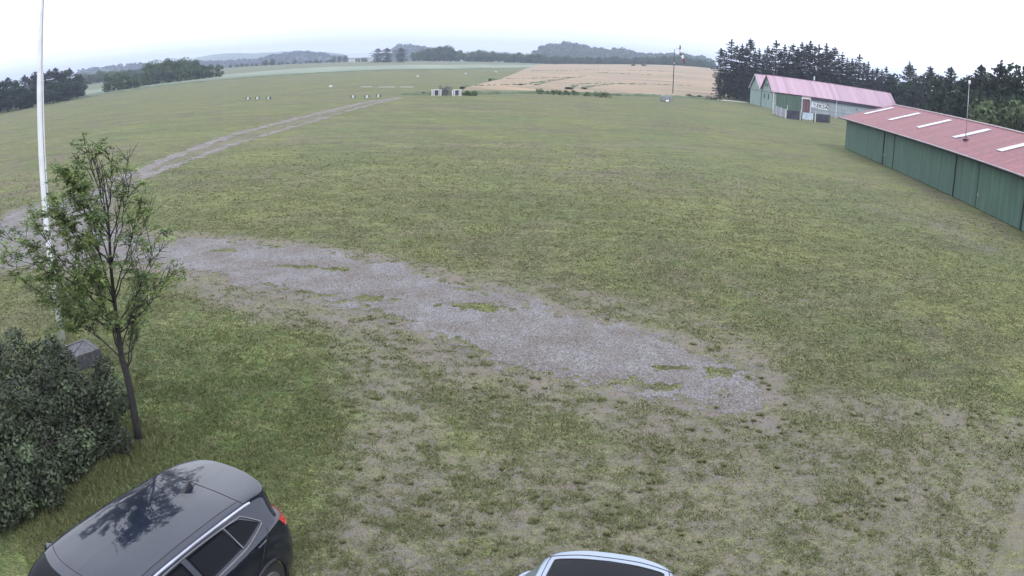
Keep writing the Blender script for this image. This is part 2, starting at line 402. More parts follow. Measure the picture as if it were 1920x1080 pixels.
# ------------------------------------------------------------------ grass blades (stuff)
def grass_blades(name, n, d0, d1, hmin, hmax, wk, m, seed):
    r = np.random.default_rng(seed)
    a = np.radians(r.uniform(-47, 47, n)); d = np.exp(r.uniform(math.log(d0), math.log(d1), n))
    d = d * 1.0
    x, y = d * np.sin(a), d * np.cos(a)
    wv = wear(x, y) + (vnoise(x, y, 6, 4) - .5) * 1.5
    keep = r.random(n) < np.clip(1.05 - smooth((wv - .3) / .6), .08, 1)
    gv = (yard_field(x, y) > 0) & (weedf(x, y) < .1); keep &= ~gv | (r.random(n) < .02)
    keep &= track_field(x, y) < 0.1
    keep &= ~((x > 29) & (y > 32))
    tuft = vnoise(x, y, 1.7, 4); keep &= (r.random(n) < .6 + .4 * smooth((tuft - .3) * 2.5)) & (r.random(n) < 1 - smooth((d - 18) / 42))
    x, y, d, tuft, wv = x[keep], y[keep], d[keep], tuft[keep], wv[keep]; n = len(x)
    V = np.zeros((n, 3, 3, 3)); val = np.zeros((n, 3, 3))
    lush = np.exp(-(((x + 5.5) / 3.5) ** 2 + ((y - 11) / 4.5) ** 2))
    for k in range(3):
        h = r.uniform(hmin, hmax, n) * (.7 + .5 * smooth((tuft - .35) * 4)) * (1 + .5 * lush); q = r.uniform(0, 6.283, n); wd = wk * d * r.uniform(.7, 1.3, n)
        ox = x + r.normal(0, .012 + .001 * d, n); oy = y + r.normal(0, .012 + .001 * d, n)
        lean = r.uniform(.3, 1.6, n) * h; lq = r.uniform(0, 6.283, n)
        V[:, k, 0] = np.stack([ox - np.cos(q) * wd, oy - np.sin(q) * wd, 0 * x], 1)
        V[:, k, 1] = np.stack([ox + np.cos(q) * wd, oy + np.sin(q) * wd, 0 * x], 1)
        V[:, k, 2] = np.stack([ox + np.cos(lq) * lean, oy + np.sin(lq) * lean, h], 1)
        val[:, k, :] = (np.clip(r.random(n) * .8 + .15 * (tuft - .5) - .26 * lush, 0, 1))[:, None]
    F = np.arange(n * 9).reshape(-1, 3)
    o = mesh(name, V.reshape(-1, 3), F, m, col=val.ravel()); tag(o, 'short mown grass blades over the field', 'grass', kind='stuff'); return o
def blade_mat():
    m = bpy.data.materials.new('blades'); m.use_nodes = True; t = m.node_tree; p = t.nodes['Principled BSDF']; p.inputs['Roughness'].default_value = .7; p.inputs['Specular IOR Level'].default_value = .25
    a = N(t, 'ShaderNodeAttribute', attribute_name='v'); r = N(t, 'ShaderNodeValToRGB'); e = r.color_ramp.elements
    e[0].position = 0; e[0].color = (.068, .094, .026, 1); e[1].position = 1; e[1].color = (.42, .37, .25, 1)
    x = e.new(.45); x.color = (.135, .148, .062, 1); x = e.new(.72); x.color = (.22, .205, .12, 1)
    t.links.new(a.outputs['Fac'], r.inputs[0]); t.links.new(r.outputs[0], p.inputs['Base Color']); return m
M['blades'] = blade_mat()
def tufts(name, n, seed, lb, zone):
    r = np.random.default_rng(seed); V, val = [], []
    a = np.radians(r.uniform(-44, 46, n * 8)); d = np.exp(r.uniform(math.log(5), math.log(zone[1]), n * 8)); x, y = d * np.sin(a), d * np.cos(a)
    wv = wear(x, y); ok = (wv > zone[0]) & ((yard_field(x, y) < 0) | (r.random(n * 8) < .03)) & (r.random(n * 8) < (vnoise(x, y, .6, 3) * 1.35) ** 4)
    x, y, d = x[ok][:n], y[ok][:n], d[ok][:n]
    for cx, cy, dd in zip(x, y, d):
        rad = .025 + .2 * r.random() ** 3; nb = int(r.uniform(50, 130)); rr_ = rad * np.sqrt(r.random(nb)); q = r.uniform(0, 6.28, nb); bx, by = cx + rr_ * np.cos(q) * 1.3, cy + rr_ * np.sin(q)
        h = r.uniform(.02, .06, nb) * (1.2 - rr_ / rad * .5); w_ = .0011 * dd * r.uniform(.5, 1, nb); q2 = r.uniform(0, 6.28, nb); l = h * r.uniform(.3, 1.2, nb)
        T = np.zeros((nb, 3, 3)); T[:, 0] = np.stack([bx - np.cos(q2) * w_, by - np.sin(q2) * w_, 0 * bx], 1); T[:, 1] = np.stack([bx + np.cos(q2) * w_, by + np.sin(q2) * w_, 0 * bx], 1); T[:, 2] = np.stack([bx + np.cos(q) * l, by + np.sin(q) * l, h], 1)
        V.append(T); val.append(np.repeat(np.clip(r.uniform(.2, .5) + r.uniform(0, .35, nb), 0, 1), 3))
    V = np.concatenate(V).reshape(-1, 3); tag(mesh(name, V, np.arange(len(V)).reshape(-1, 3), M['blades'], col=np.concatenate(val)), lb, 'weeds', kind='stuff')
tufts('weed_tufts', 480, 31, 'small green weed tufts scattered over the worn ground in front', (.42, 17))
grass_blades('grass', 620000, 4.5, 60, .010, .036, .0008, M['blades'], 3)

# ------------------------------------------------------------------ leaf clouds and trees
def leaves(cent, rad, n, size, r, elong=1.0, shell=.55, droop=0):
    """n leaf faces spread through ellipsoid clumps"""
    cent = np.asarray(cent, float); rad = np.asarray(rad, float)
    wgt = (rad[:, 0] * rad[:, 1] * rad[:, 2]) ** .7; k = r.choice(len(cent), n, p=wgt / wgt.sum())
    u = r.normal(size=(n, 3)); u /= np.linalg.norm(u, axis=1)[:, None]
    q = shell + (1 - shell) * r.random(n) ** .6; q = np.where(r.random(n) < .3, r.random(n) ** .5, q)
    P = cent[k] + u * rad[k] * q[:, None]
    nrm = u * .7 + r.normal(size=(n, 3)) * .6 + [0, 0, .4]; nrm /= np.linalg.norm(nrm, axis=1)[:, None]
    a = np.cross(nrm, r.normal(size=(n, 3))); a /= np.linalg.norm(a, axis=1)[:, None] + 1e-9; c = np.cross(nrm, a)
    s = size * r.uniform(.6, 1.4, n)[:, None]
    V = np.stack([P - a * s * elong, P + c * s * .6, P + a * s * elong, P - c * s * .6], 1)
    val = np.clip(np.repeat(r.random(len(cent))[k][:, None] * .5 + r.random(n)[:, None] * .5, 4, 1), 0, 1)
    return V.reshape(-1, 3), np.arange(n * 4).reshape(-1, 4), val.ravel()

def decid_proto(seed, h, wd, n=1500, m='decid', size=.38, low=.08, nc=24):
    r = np.random.default_rng(seed)
    e = empty('deciduous_tree', (0, 0, -500), 'x', 'tree')
    cs, rs = [], []
    for k in range(nc):
        z = h * r.uniform(low, .86); rr_ = wd * .5 * math.sqrt(max(0, 1 - ((z / h - .38) / .6) ** 2)) * r.uniform(.25, .85); q = r.uniform(0, 6.28)
        cs.append((rr_ * math.cos(q), rr_ * math.sin(q), z)); s = wd * r.uniform(.13, .24); rs.append((s, s, s * .8))
    V, F, v = leaves(cs, rs, n, size, r)
    mesh('crown', V, F, M[m], e, col=v)
    b = MB(); b.tube([(0, 0, -.5), (.1, 0, h * .3), (0, .1, h * .7)], [h * .03, h * .022, h * .008], 6)
    for k in range(6):
        b.tube([(0, 0, h * r.uniform(.2, .4)), Vector(cs[k])], [h * .012, h * .004], 4)
    b.build('trunk', M['bark_far'], e); return e
def conifer_proto(seed, h, wd, n=2100, m='spruce', gap=.35, start=.06):
    r = np.random.default_rng(seed)
    e = empty('spruce_tree', (0, 0, -500), 'x', 'tree')
    b = MB(); b.tube([(0, 0, -.5), (.05, 0, h * .5), (0, .05, h)], [h * .013, h * .009, .02], 6)
    P, val = [], []
    z = h * start
    while z < h * .985:
        t = z / h; L = wd * .5 * min(1, (1 - t) * 3.0 + .14) * (1 if t > .4 else .85) * r.uniform(.7, 1.15); nb = r.integers(4, 7); q0 = r.uniform(0, 6.28)
        for kk in range(nb):
            if r.random() < gap * (.5 + .5 * (t < .5)): continue
            q = q0 + kk * 6.283 / nb + r.normal(0, .25); l = L * r.uniform(.6, 1.2); rise = .25 if t > .7 else -.12
            tip = Vector((math.cos(q) * l, math.sin(q) * l, z + l * rise))
            b.tube([(0, 0, z), tip], [.035, .01], 3, cap=False)
            nf = int(8 + l * 13); c = r.random()
            for _ in range(nf):
                s = r.random() ** .7; p = Vector((0, 0, z)).lerp(tip, s); wl = .16 + .28 * (1 - abs(s - .5))
                side = Vector((-math.sin(q), math.cos(q), 0)) * r.normal(0, wl * .6)
                P.append(p + side + Vector((0, 0, -abs(r.normal(0, .12))))); val.append((c * .6 + .4 * r.random()))
        z += h * r.uniform(.026, .048)
    for _ in range(60):
        P.append(Vector((r.normal(0, .1), r.normal(0, .1), h * r.uniform(.9, 1.02)))); val.append(r.random())
    P = np.array([tuple(p) for p in P]); n = len(P)
    a = r.normal(size=(n, 3)); a /= np.linalg.norm(a, axis=1)[:, None]; c = np.cross(a, r.normal(size=(n, 3))); c /= np.linalg.norm(c, axis=1)[:, None]
    s = r.uniform(.11, .27, n)[:, None]
    V = np.stack([P - a * s, P + c * s * .6, P + a * s, P - c * s * .6], 1).reshape(-1, 3)
    mesh('crown', V, np.arange(4 * n).reshape(-1, 4), M[m], e, col=np.repeat(np.array(val), 4))
    b.build('trunk', M['bark_far'], e); return e
USED = set()
def plant(proto, loc, sc, label, group=None, cat='tree', name=None, sxy=1.0):
    o = proto if proto.name not in USED else copy_tree(proto)
    USED.add(proto.name); o.location = loc; o.rotation_euler = (0, 0, random.uniform(0, 6.28)); o.scale = (sc * sxy, sc * sxy, sc)
    o['label'] = label; o['category'] = cat
    if group: o['group'] = group
    return o
def on_az(px, py, D, dz=0):
    a, e = azel(px, py); x, y = D * math.sin(a), D * math.cos(a); return Vector((x, y, float(terrain(x, y)) + dz)), H + D * math.tan(e)
CON = [conifer_proto(20 + k, 15, w_, gap=g_) for k, (w_, g_) in enumerate([(5.2, .34), (6.0, .42), (4.6, .3), (6.4, .42), (5.4, .34)])]
DEN = [conifer_proto(40 + k, 12, 5.4, gap=.02, start=.02) for k in range(3)]
DEC = [decid_proto(60 + k, 11, w_, 3000, size=.34) for k, w_ in enumerate([10, 12, 9, 13])]
DKD = [decid_proto(80 + k, 11, w_, 2600, 'decid_dark', .30, nc=20) for k, w_ in enumerate([7, 9, 8])]
def ordw(k): return ['first', 'second', 'third', 'fourth', 'fifth', 'sixth', 'seventh', 'eighth', 'ninth', 'tenth', 'eleventh', 'twelfth', 'thirteenth', 'fourteenth', 'fifteenth', 'sixteenth', 'seventeenth', 'eighteenth', 'nineteenth', 'twentieth', 'twenty-first', 'twenty-second', 'twenty-third', 'twenty-fourth', 'twenty-fifth', 'twenty-sixth', 'twenty-seventh', 'twenty-eighth', 'twenty-ninth', 'thirtieth'][k]
# tall spruce row behind the pink roofed hangar
row = [(1352, 92), (1372, 76), (1392, 84), (1408, 74), (1424, 92), (1440, 88), (1456, 78), (1472, 86), (1488, 84), (1504, 80), (1520, 79), (1536, 86), (1550, 84), (1565, 90), (1580, 100), (1598, 112), (1612, 104), (1628, 118), (1645, 128), (1662, 126)]
for k, (px, py) in enumerate(row):
    D = 196 - k * .8
    p, top = on_az(px, py, D + random.uniform(-2, 2)); h = top - p.z
    plant(CON[k % 5], p, h / 15, '%s spruce from the left in the tall open row behind the pink roofed hangar' % ordw(k), 'spruces in the row behind the far hangar', sxy=1.0)
for k in range(0, 19):
    px = (row[k][0] + row[k + 1][0]) / 2; py = (row[k][1] + row[k + 1][1]) / 2 + random.uniform(4, 16)
    p, top = on_az(px, py, 205 - k * .8 + random.uniform(-1, 1)); h = top - p.z
    plant(CON[(k * 2 + 1) % 5], p, h / 15, '%s spruce from the left set back between the tall front spruces behind the far hangar' % ordw(k), 'spruces in the back row behind the far hangar')
# second, lower and darker row filling the bottom of the shelter belt
low = [(1360, 128), (1385, 122), (1412, 125), (1440, 120), (1468, 124), (1497, 122), (1527, 128), (1556, 130), (1586, 138), (1615, 142), (1640, 142)]
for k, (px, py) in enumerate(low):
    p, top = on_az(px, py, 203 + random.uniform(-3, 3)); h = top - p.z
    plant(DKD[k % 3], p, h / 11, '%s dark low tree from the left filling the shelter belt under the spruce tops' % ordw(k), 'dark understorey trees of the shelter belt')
# dark trees behind the near hangar
dk = [(1678, 128, 192, 1), (1706, 118, 188, 0), (1728, 134, 180, 1), (1745, 126, 165, 0), (1768, 136, 140, 1), (1784, 128, 138, 0), (1806, 140, 134, 1), (1826, 132, 128, 1), (1840, 124, 122, 0), (1862, 122, 116, 1), (1878, 116, 112, 0), (1900, 118, 106, 1), (1925, 124, 102, 1), (1960, 120, 98, 1), (2010, 120, 95, 1)]
for k, (px, py, D, t) in enumerate(dk):
    p, top = on_az(min(px, 1918), py, D)
    if px > 1918:
        a = R(41 + (px - 1918) * .035); p = Vector((D * math.sin(a), D * math.cos(a), 0)); top = 13
    h = top - p.z
    P = DKD[k % 3] if t else DEN[k % 3]
    plant(P, p, h / (11 if t else 12), '%s dark dense tree from the left behind the red roofed near hangar' % ordw(k), 'dark trees behind the near hangar')
for k, (px, py, D) in enumerate([(1690, 150, 180), (1720, 152, 172), (1755, 158, 130), (1790, 160, 115), (1825, 165, 110), (1860, 165, 104), (1895, 170, 98), (1918, 175, 92)]):
    p, top = on_az(px, py, D)
    plant(DKD[(k + 1) % 3], p, (top - p.z) / 11, '%s lower dark bushy tree from the left directly above the red roof ridge' % ordw(k), 'lower dark trees by the near hangar ridge')
SHR = [decid_proto(95 + k, 4, 4.2, 2600, 'shrub_pale', .13, .02, 14) for k in range(2)]
for k, (px, py, D) in enumerate([(1858, 188, 78), (1905, 168, 70)]):
    p, top = on_az(px, py, D)
    plant(SHR[k], p, (top - p.z) / 4, ['pale green rounded shrub above the red roof beside the lamp mast', 'taller pale green shrub above the red roof at the right edge'][k], 'pale shrubs behind the near hangar', 'shrub')
# left woodland edge
lf = [(-25, 136, 245, 0), (0, 147, 243, 1), (14, 146, 245, 0), (30, 144, 248, 1), (46, 141, 252, 0), (62, 134, 258, 1), (76, 133, 264, 1), (92, 131, 264, 0), (104, 128, 264, 0), (118, 126, 268, 1), (130, 128, 272, 0), (143, 138, 276, 1), (151, 141, 278, 0)]
for k, (px, py, D, t) in enumerate(lf):
    p, top = on_az(px, py, D); h = top - p.z
    plant((DEN if t == 0 else DKD)[k % 3], p, h / (12 if t == 0 else 11), '%s dark tree from the left in the wood at the left edge behind the flagpole' % ordw(k), 'dark trees of the wood at the left edge', sxy=1.5 if t == 0 else 1.3)
for k, (px, py, D) in enumerate([(-5, 160, 228), (15, 162, 230), (38, 160, 233), (60, 157, 237), (100, 152, 246), (125, 150, 252), (145, 148, 260)]):
    p, top = on_az(px, py, D)
    plant(DKD[k % 3], p, (top - p.z) / 11, '%s lower bushy tree from the left at the foot of the left wood' % ordw(k), 'lower trees at the foot of the left wood', sxy=1.7)
cl = [(206, 138, 290, 0), (222, 135, 300, 0), (240, 134, 302, 1), (256, 138, 305, 0), (270, 132, 315, 1), (284, 118, 320, 0), (298, 112, 322, 1), (316, 110, 325, 0), (333, 107, 328, 3), (350, 108, 330, 1), (365, 113, 335, 0), (380, 119, 338, 2), (391, 121, 340, 0)]
for k, (px, py, D, t) in enumerate(cl):
    p, top = on_az(px, py, D)
    plant(DEC[t], p, (top - p.z) / 11, '%s broad tree from the left in the round copse left of the lone tree' % ordw(k), 'trees of the round copse on the left', sxy=1.1)
p, top = on_az(411, 118, 345); plant(DEC[2], p, (top - p.z) / 11, 'lone round tree just right of the big round copse', None)
for k in range(26):
    px = 432 + k * 10 + random.uniform(-3, 3)
    if 640 < px < 668: py = 115
    else: py = np.interp(px, [430, 520, 600, 700], [121, 116, 112, 110]) + random.uniform(-3, 2)
    p, top = on_az(px, py, 700 + random.uniform(-10, 10)); plant(DEC[k % 4], p, (top - p.z) / 11, '%s tree from the left in the far hedge line left of the firs' % ordw(k), 'trees of the far hedge line', sxy=1.3)
for k, (px, py, D) in enumerate([(498, 112, 640), (511, 110, 645), (524, 117, 650)]):
    p, top = on_az(px, py, D); plant(DEC[k], p, (top - p.z) / 11, '%s of three small trees standing alone in the far left field' % ['left', 'middle, tallest', 'right, lowest'][k], 'small tree group in the far field', sxy=.9)
for k, (px, py, D) in enumerate([(600, 121, 690), (625, 105, 700), (637, 104, 700), (648, 103, 705), (668, 110, 690), (680, 108, 690)]):
    p, top = on_az(px, py, D); plant(DEC[k % 4], p, (top - p.z) / 11, '%s tree from the left around the distant farm building' % ordw(k), 'trees around the distant farm', sxy=.8)
for k, (px, py) in enumerate([(709, 91), (726, 90), (752, 90)]):
    p, top = on_az(px, py, 560 + k * 4); plant(DEN[k], p, (top - p.z) / 12, ['left of two close tall firs right of the farm building', 'right of two close tall firs right of the farm building', 'single tall fir left of the long forest edge'][k], 'tall firs before the forest', sxy=2.3)
for k in range(13):
    px = 152 + k * 9 + random.uniform(-3, 3); p, top = on_az(px, np.interp(px, [150, 270], [139, 126]) + random.uniform(-3, 2), 520 + random.uniform(-8, 8))
    plant(DEC[k % 4], p, (top - p.z) / 11, '%s tree from the left in the line showing between the left wood and copse' % ordw(k), 'trees between the left wood and the copse', sxy=1.3)
# forest edge across the far side, tree by tree
edge = []
prof = [(778, 97), (800, 88), (820, 86), (840, 86), (858, 95), (870, 96), (885, 97), (900, 93), (920, 94), (940, 99), (960, 97), (985, 99), (1005, 100), (1030, 104), (1060, 104), (1100, 106), (1140, 106), (1180, 108), (1220, 106), (1250, 104), (1280, 106), (1310, 110), (1340, 114)]
px = 776
k = 0
while px < 1342:
    py = np.interp(px, [a for a, _ in prof], [b for _, b in prof]) + random.uniform(-1.5, 2.5)
    D = 650 + random.uniform(-12, 12)
    if 1010 < px: D += 20
    p, top = on_az(px, py, D)
    edge.append((p, (top - p.z) / 11)); px += random.uniform(6, 9)
for k, (p, s) in enumerate(edge):
    n = len(edge); nm = ordw(k % 30)
    side = 'left' if k < 30 else 'thirtieth of them'
    lab = ('%s tree from the left in the long forest edge right of the firs' % nm) if k < 30 else ('%s tree to the right of the thirtieth in the long forest edge' % nm) if k < 60 else ('%s tree past the sixtieth in the long forest edge' % nm)
    plant(DEC[random.randrange(4)], p, s, lab, 'trees of the long forest edge', sxy=1.15)
for k, (px, py) in enumerate([(1187, 119), (1207, 118)]):
    p, top = on_az(px, py, 520); plant(DEC[k], p, max(.25, (top - p.z) / 11), '%s of two pale round shrubs standing at the back of the barley' % ['left', 'right'][k], 'pale shrubs at the back of the barley', 'shrub', sxy=1.3)
for pr in CON + DEN + DEC + DKD + SHR:
    if pr.name not in USED:
        for c in list(pr.children): bpy.data.objects.remove(c)
        bpy.data.objects.remove(pr)

# ------------------------------------------------------------------ distant hills and woods
def hill(name, prof, D, depth, m, kind='structure', lump=0):
    """ridge whose crest runs at distance D through azimuth/elevation samples, falling to the ground before and behind"""
    A = [azel(px, py) for px, py in prof]; A.sort()
    a = np.linspace(A[0][0], A[-1][0], 260); e = np.interp(a, [q[0] for q in A], [q[1] for q in A])
    top = H + D * np.tan(e); t = np.linspace(-1, 1, 31)
    Aa, T = np.meshgrid(a, t); Dd = D + T * depth; X, Y = Dd * np.sin(Aa), Dd * np.cos(Aa); g0 = terrain(X, Y) - 3
    endf = smooth((np.minimum(Aa - a[0], a[-1] - Aa)) / .02)
    Z = g0 + (np.maximum(top[None, :] - g0, 0)) * smooth(1 - np.abs(T)) * endf + (vnoise(X, Y, .02, 4) - .5) * lump * endf * (1 - np.abs(T))
    n = len(a); i, j = np.meshgrid(np.arange(30), np.arange(n - 1), indexing='ij'); b = (i * n + j).ravel()
    o = mesh(name, np.stack([X, Y, Z], -1), np.stack([b, b + 1, b + n + 1, b + n], 1), m, smooth_=True); tag(o, kind=kind)
    return X, Y, Z
M['hill_field'] = mat('hill_field', (.10, .13, .08), .95, var=.35, scale=.004, c2=(.05, .07, .045), stretch=(1, .4, 1), detail=5)
M['hill_wood'] = mat('hill_wood', (.035, .05, .03), .95, var=.4, scale=.02)
def wood(name, XYZ, n, m, seed, size=2.4, tz=7, lab=''):
    r = np.random.default_rng(seed); X, Y, Z = XYZ; k = r.integers(0, X.size, n)
    c = np.stack([X.ravel()[k] + r.normal(0, 4, n), Y.ravel()[k] + r.normal(0, 4, n), Z.ravel()[k] + r.uniform(0, tz * .5, n)], 1)
    rad = r.uniform(3.5, 6.5, (n, 1)) * np.array([[1, 1, .8]])
    V, F, v = leaves(c, rad, n * 45, size, r); o = mesh(name, V, F, m, col=v); tag(o, lab, 'wood', kind='stuff')
hz = hill('distant_hill', [(330, 119), (370, 107), (400, 103), (440, 100), (480, 99), (540, 97), (600, 97), (650, 103), (700, 100), (760, 101), (860, 112)], 2500, 500, M['hill_field'], lump=8)
hz0 = hill('wooded_ridge', [(130, 140), (180, 130), (230, 125), (262, 122), (290, 126), (330, 118), (380, 119), (420, 117), (480, 115), (520, 104), (560, 100), (600, 102), (625, 108), (680, 112)], 1500, 150, M['hill_wood'])
wood('distant_wood', hz0, 1100, M['decid_dark'], 7, 2.0, 6, 'hazy wood stretching along the low ridge behind the left copse')
hz1 = hill('wooded_hill', [(725, 112), (735, 94), (748, 88), (770, 87), (790, 92), (820, 96), (840, 112)], 1500, 150, M['hill_wood'])
wood('distant_wood', hz1, 330, M['decid'], 8, 2.4, 6, 'pale wooded hilltop showing behind the single tall fir')
hz2 = hill('wooded_hill', [(985, 112), (1005, 98), (1020, 91), (1040, 88), (1070, 86), (1100, 92), (1120, 97), (1170, 97), (1190, 104), (1220, 108), (1260, 107), (1300, 109), (1330, 114), (1350, 117)], 1250, 160, M['hill_wood'])
wood('distant_wood', hz2, 1300, M['decid'], 9, 2.4, 7, 'big hazy wooded hill rising behind the barley field')

# ------------------------------------------------------------------ fields
def field_grid(name, pix, z, m, nu=60, nv=40, jit=0.0, kind='structure'):
    """slab of crop spanned by four corner ground points (near left, near right, far right, far left)"""
    c = [at(*p) for p in pix]; u = np.linspace(0, 1, nu)[None, :]; v = np.linspace(0, 1, nv)[:, None]
    f = lambda k: (c[0][k] * (1 - u) + c[1][k] * u) * (1 - v) + (c[3][k] * (1 - u) + c[2][k] * u) * v
    X, Y = f(0), f(1); Z = terrain(X, Y) + z + (vnoise(X, Y, .3, 3) - .5) * jit
    Z[0, :] = terrain(X[0], Y[0]) - .02; Z[-1, :] -= z; Z[:, 0] = terrain(X[:, 0], Y[:, 0]) - .02; Z[:, -1] = terrain(X[:, -1], Y[:, -1]) - .02
    i, j = np.meshgrid(np.arange(nv - 1), np.arange(nu - 1), indexing='ij'); b = (i * nu + j).ravel()
    return tag(mesh(name, np.stack([X, Y, Z], -1), np.stack([b, b + 1, b + nu + 1, b + nu], 1), m), kind=kind)
def barley_mat():
    m = mat('barley', (.255, .175, .115), .9, var=.28, scale=.12, c2=(.14, .12, .075), detail=10, stretch=(.25, 1.3, 1)); return m
M['barley'] = barley_mat()
field_grid('barley_field', [(868, 169), (1345, 186), (1346, 129), (1000, 122)], .55, M['barley'], 220, 140, .25)
M['crop'] = mat('crop', (.165, .20, .14), .9, var=.15, scale=.03, detail=6)
M['crop_dark'] = mat('crop_dark', (.075, .105, .05), .9, var=.3, scale=.3, detail=6)

def strip(name, pix, w0, w1, z, m, seed=0, label=None, kind='structure', cat=None, step=1.5, jag=.3):
    """ribbon of standing crop or tall grass along a ground line"""
    P = [at(*p) for p in pix]; pts = []
    for a, b in zip(P[:-1], P[1:]):
        n = max(1, int((b - a).length / step))
        for k in range(n): pts.append(a.lerp(b, k / n))
    pts.append(P[-1]); r = random.Random(seed); V, F = [], []
    for k, p in enumerate(pts):
        t = (pts[min(k + 1, len(pts) - 1)] - pts[max(0, k - 1)]); t.z = 0; t.normalize(); nn = Vector((-t.y, t.x, 0))
        q = k / max(1, len(pts) - 1); wd = (w0 + (w1 - w0) * q) * r.uniform(1 - jag, 1 + jag)
        for s, hz_ in ((0, 0), (.15, 1), (.85, 1), (1, 0)):
            x = p + nn * wd * s; V.append((x.x, x.y, float(terrain(x.x, x.y)) + (z * r.uniform(.6, 1.3) if hz_ else -.02)))
    for k in range(len(pts) - 1):
        for s in range(3):
            b = k * 4 + s; F.append((b, b + 4, b + 5, b + 1))
    o = mesh(name, V, F, m); tag(o, label, cat, kind=kind); return o
# pale crop beyond the left edge and across the far side, with its dark near margin
def strip2(name, near, far_, z, m, n=260):
    def line(pix):
        P = [at(*p) for p in pix]; P = [p if p.length < 640 else Vector((p.x, p.y, 0)) * (640 / p.length) for p in P]; t = np.linspace(0, len(P) - 1, n)
        return np.stack([np.interp(t, range(len(P)), [p[k] for p in P]) for k in (0, 1)], 1)
    A, B = line(near), line(far_); V = []
    for k, (w_, hh) in enumerate(((0, 0), (.03, 1), (.25, 1), (.5, 1), (.75, 1), (.97, 1), (1, 0))):
        Q = A * (1 - w_) + B * w_; V.append(np.stack([Q[:, 0], Q[:, 1], terrain(Q[:, 0], Q[:, 1]) + (z * rng.uniform(.7, 1.2, n) if hh else -.03)], 1))
    V = np.concatenate(V); i, j = np.meshgrid(np.arange(6), np.arange(n - 1), indexing='ij'); b = (i * n + j).ravel()
    tag(mesh(name, V, np.stack([b, b + 1, b + n + 1, b + n], 1), m), kind='structure')
NE_ = [(-60, 214), (0, 203), (100, 188), (200, 172), (300, 159.5), (430, 147), (560, 138), (700, 131.5), (860, 129.5), (1010, 127)]
strip2('crop_field', NE_, [(-60, 205), (0, 195), (100, 180), (200, 165), (300, 154), (430, 140), (560, 129), (700, 123.5), (860, 122.5), (1010, 122.5)], .35, M['crop'])
strip2('field_margin', [(-60, 223), (0, 211), (100, 194), (200, 176.5), (300, 162.5), (430, 149), (560, 139.6), (700, 132.6), (860, 130.3), (1010, 127.6)], NE_, .22, M['crop_dark'])
strip('field_margin', [(752, 178), (800, 179), (870, 178), (960, 176), (1060, 177), (1160, 180), (1240, 182), (1330, 187)], 4, 4, .35, M['crop_dark'], 4, step=.7, jag=.4)
# tractor lines pressed through the barley
for k, ln in enumerate([[(1075, 170), (1090, 162), (1130, 160), (1220, 161)], [(1100, 170), (1120, 165), (1160, 161), (1300, 164)], [(1005, 165), (1030, 157), (1070, 149), (1100, 145)], [(980, 164), (1000, 160), (1040, 153)],
                        [(1120, 138), (1180, 141), (1280, 146)], [(920, 152), (1000, 150), (1100, 147)], [(870, 167), (1000, 162)], [(1000, 135), (1100, 133), (1250, 136)]]):
    strip('tractor_line', ln, 1.5 if k < 2 else .9, 1.5 if k < 2 else .9, .62, M['crop_dark'], 20 + k, step=1, jag=.5)
M['concrete'] = mat('concrete', (.42, .42, .43), .9, var=.12, scale=1.2, bump=.2)
b = MB(); a0, a1 = at(1306, 184, .0), at(1404, 193.5, .0)
t = (a1 - a0).normalized(); n_ = Vector((-t.y, t.x, 0)); b.prism([a0, a1, a1 + n_ * 4.5, a0 + n_ * 4.5], (0, 0, .06)); tag(b.build('concrete_path', M['concrete']), kind='structure')

# ------------------------------------------------------------------ near hangar (red roof)
def planks(name, c, period=.16, axis='Y', c2=None, rough=.7, depth=.35):
    """painted vertical boards or profiled sheet: grooves and slight board to board colour change"""
    m = mat(name, c, rough, var=.12, scale=1.5, c2=c2, stretch=(2, 2, .3))
    t = m.node_tree; L = t.links.new; p = t.nodes['Principled BSDF']
    tcn = N(t, 'ShaderNodeTexCoord'); sp_ = N(t, 'ShaderNodeSeparateXYZ'); L(tcn.outputs['Object'], sp_.inputs[0])
    mm = N(t, 'ShaderNodeMath', operation='MULTIPLY'); mm.inputs[1].default_value = 1 / period; L(sp_.outputs[axis], mm.inputs[0])
    fr = N(t, 'ShaderNodeMath', operation='FRACT'); L(mm.outputs[0], fr.inputs[0])
    fl = N(t, 'ShaderNodeMath', operation='FLOOR'); L(mm.outputs[0], fl.inputs[0])
    wn = N(t, 'ShaderNodeTexWhiteNoise', noise_dimensions='1D'); L(fl.outputs[0], wn.inputs['W'])
    pp = N(t, 'ShaderNodeMath', operation='PINGPONG'); pp.inputs[1].default_value = .5; L(fr.outputs[0], pp.inputs[0])
    gr = N(t, 'ShaderNodeMapRange'); gr.inputs['From Max'].default_value = .12; L(pp.outputs[0], gr.inputs['Value'])
    a = N(t, 'ShaderNodeMapRange'); a.inputs['To Min'].default_value = 1 - .14; a.inputs['To Max'].default_value = 1.14; L(wn.outputs['Value'], a.inputs['Value'])
    b_ = N(t, 'ShaderNodeMapRange'); b_.inputs['To Min'].default_value = 1 - depth; L(gr.outputs[0], b_.inputs['Value'])
    m1 = N(t, 'ShaderNodeMath', operation='MULTIPLY'); L(a.outputs[0], m1.inputs[0]); L(b_.outputs[0], m1.inputs[1])
    src = p.inputs['Base Color'].links[0].from_socket; v = N(t, 'ShaderNodeVectorMath', operation='SCALE'); L(src, v.inputs[0]); L(m1.outputs[0], v.inputs['Scale']); L(v.outputs[0], p.inputs['Base Color'])
    bp = N(t, 'ShaderNodeBump'); bp.inputs['Strength'].default_value = .6; bp.inputs['Distance'].default_value = .02; L(gr.outputs[0], bp.inputs['Height']); L(bp.outputs[0], p.inputs['Normal'])
    return m
M['green_boards'] = planks('green_boards', (.06, .12, .09), .2, 'X')
M['green_sheet'] = planks('green_sheet', (.25, .34, .31), .25, 'Y')
M['green_door'] = planks('green_door', (.075, .13, .095), .25, 'X')
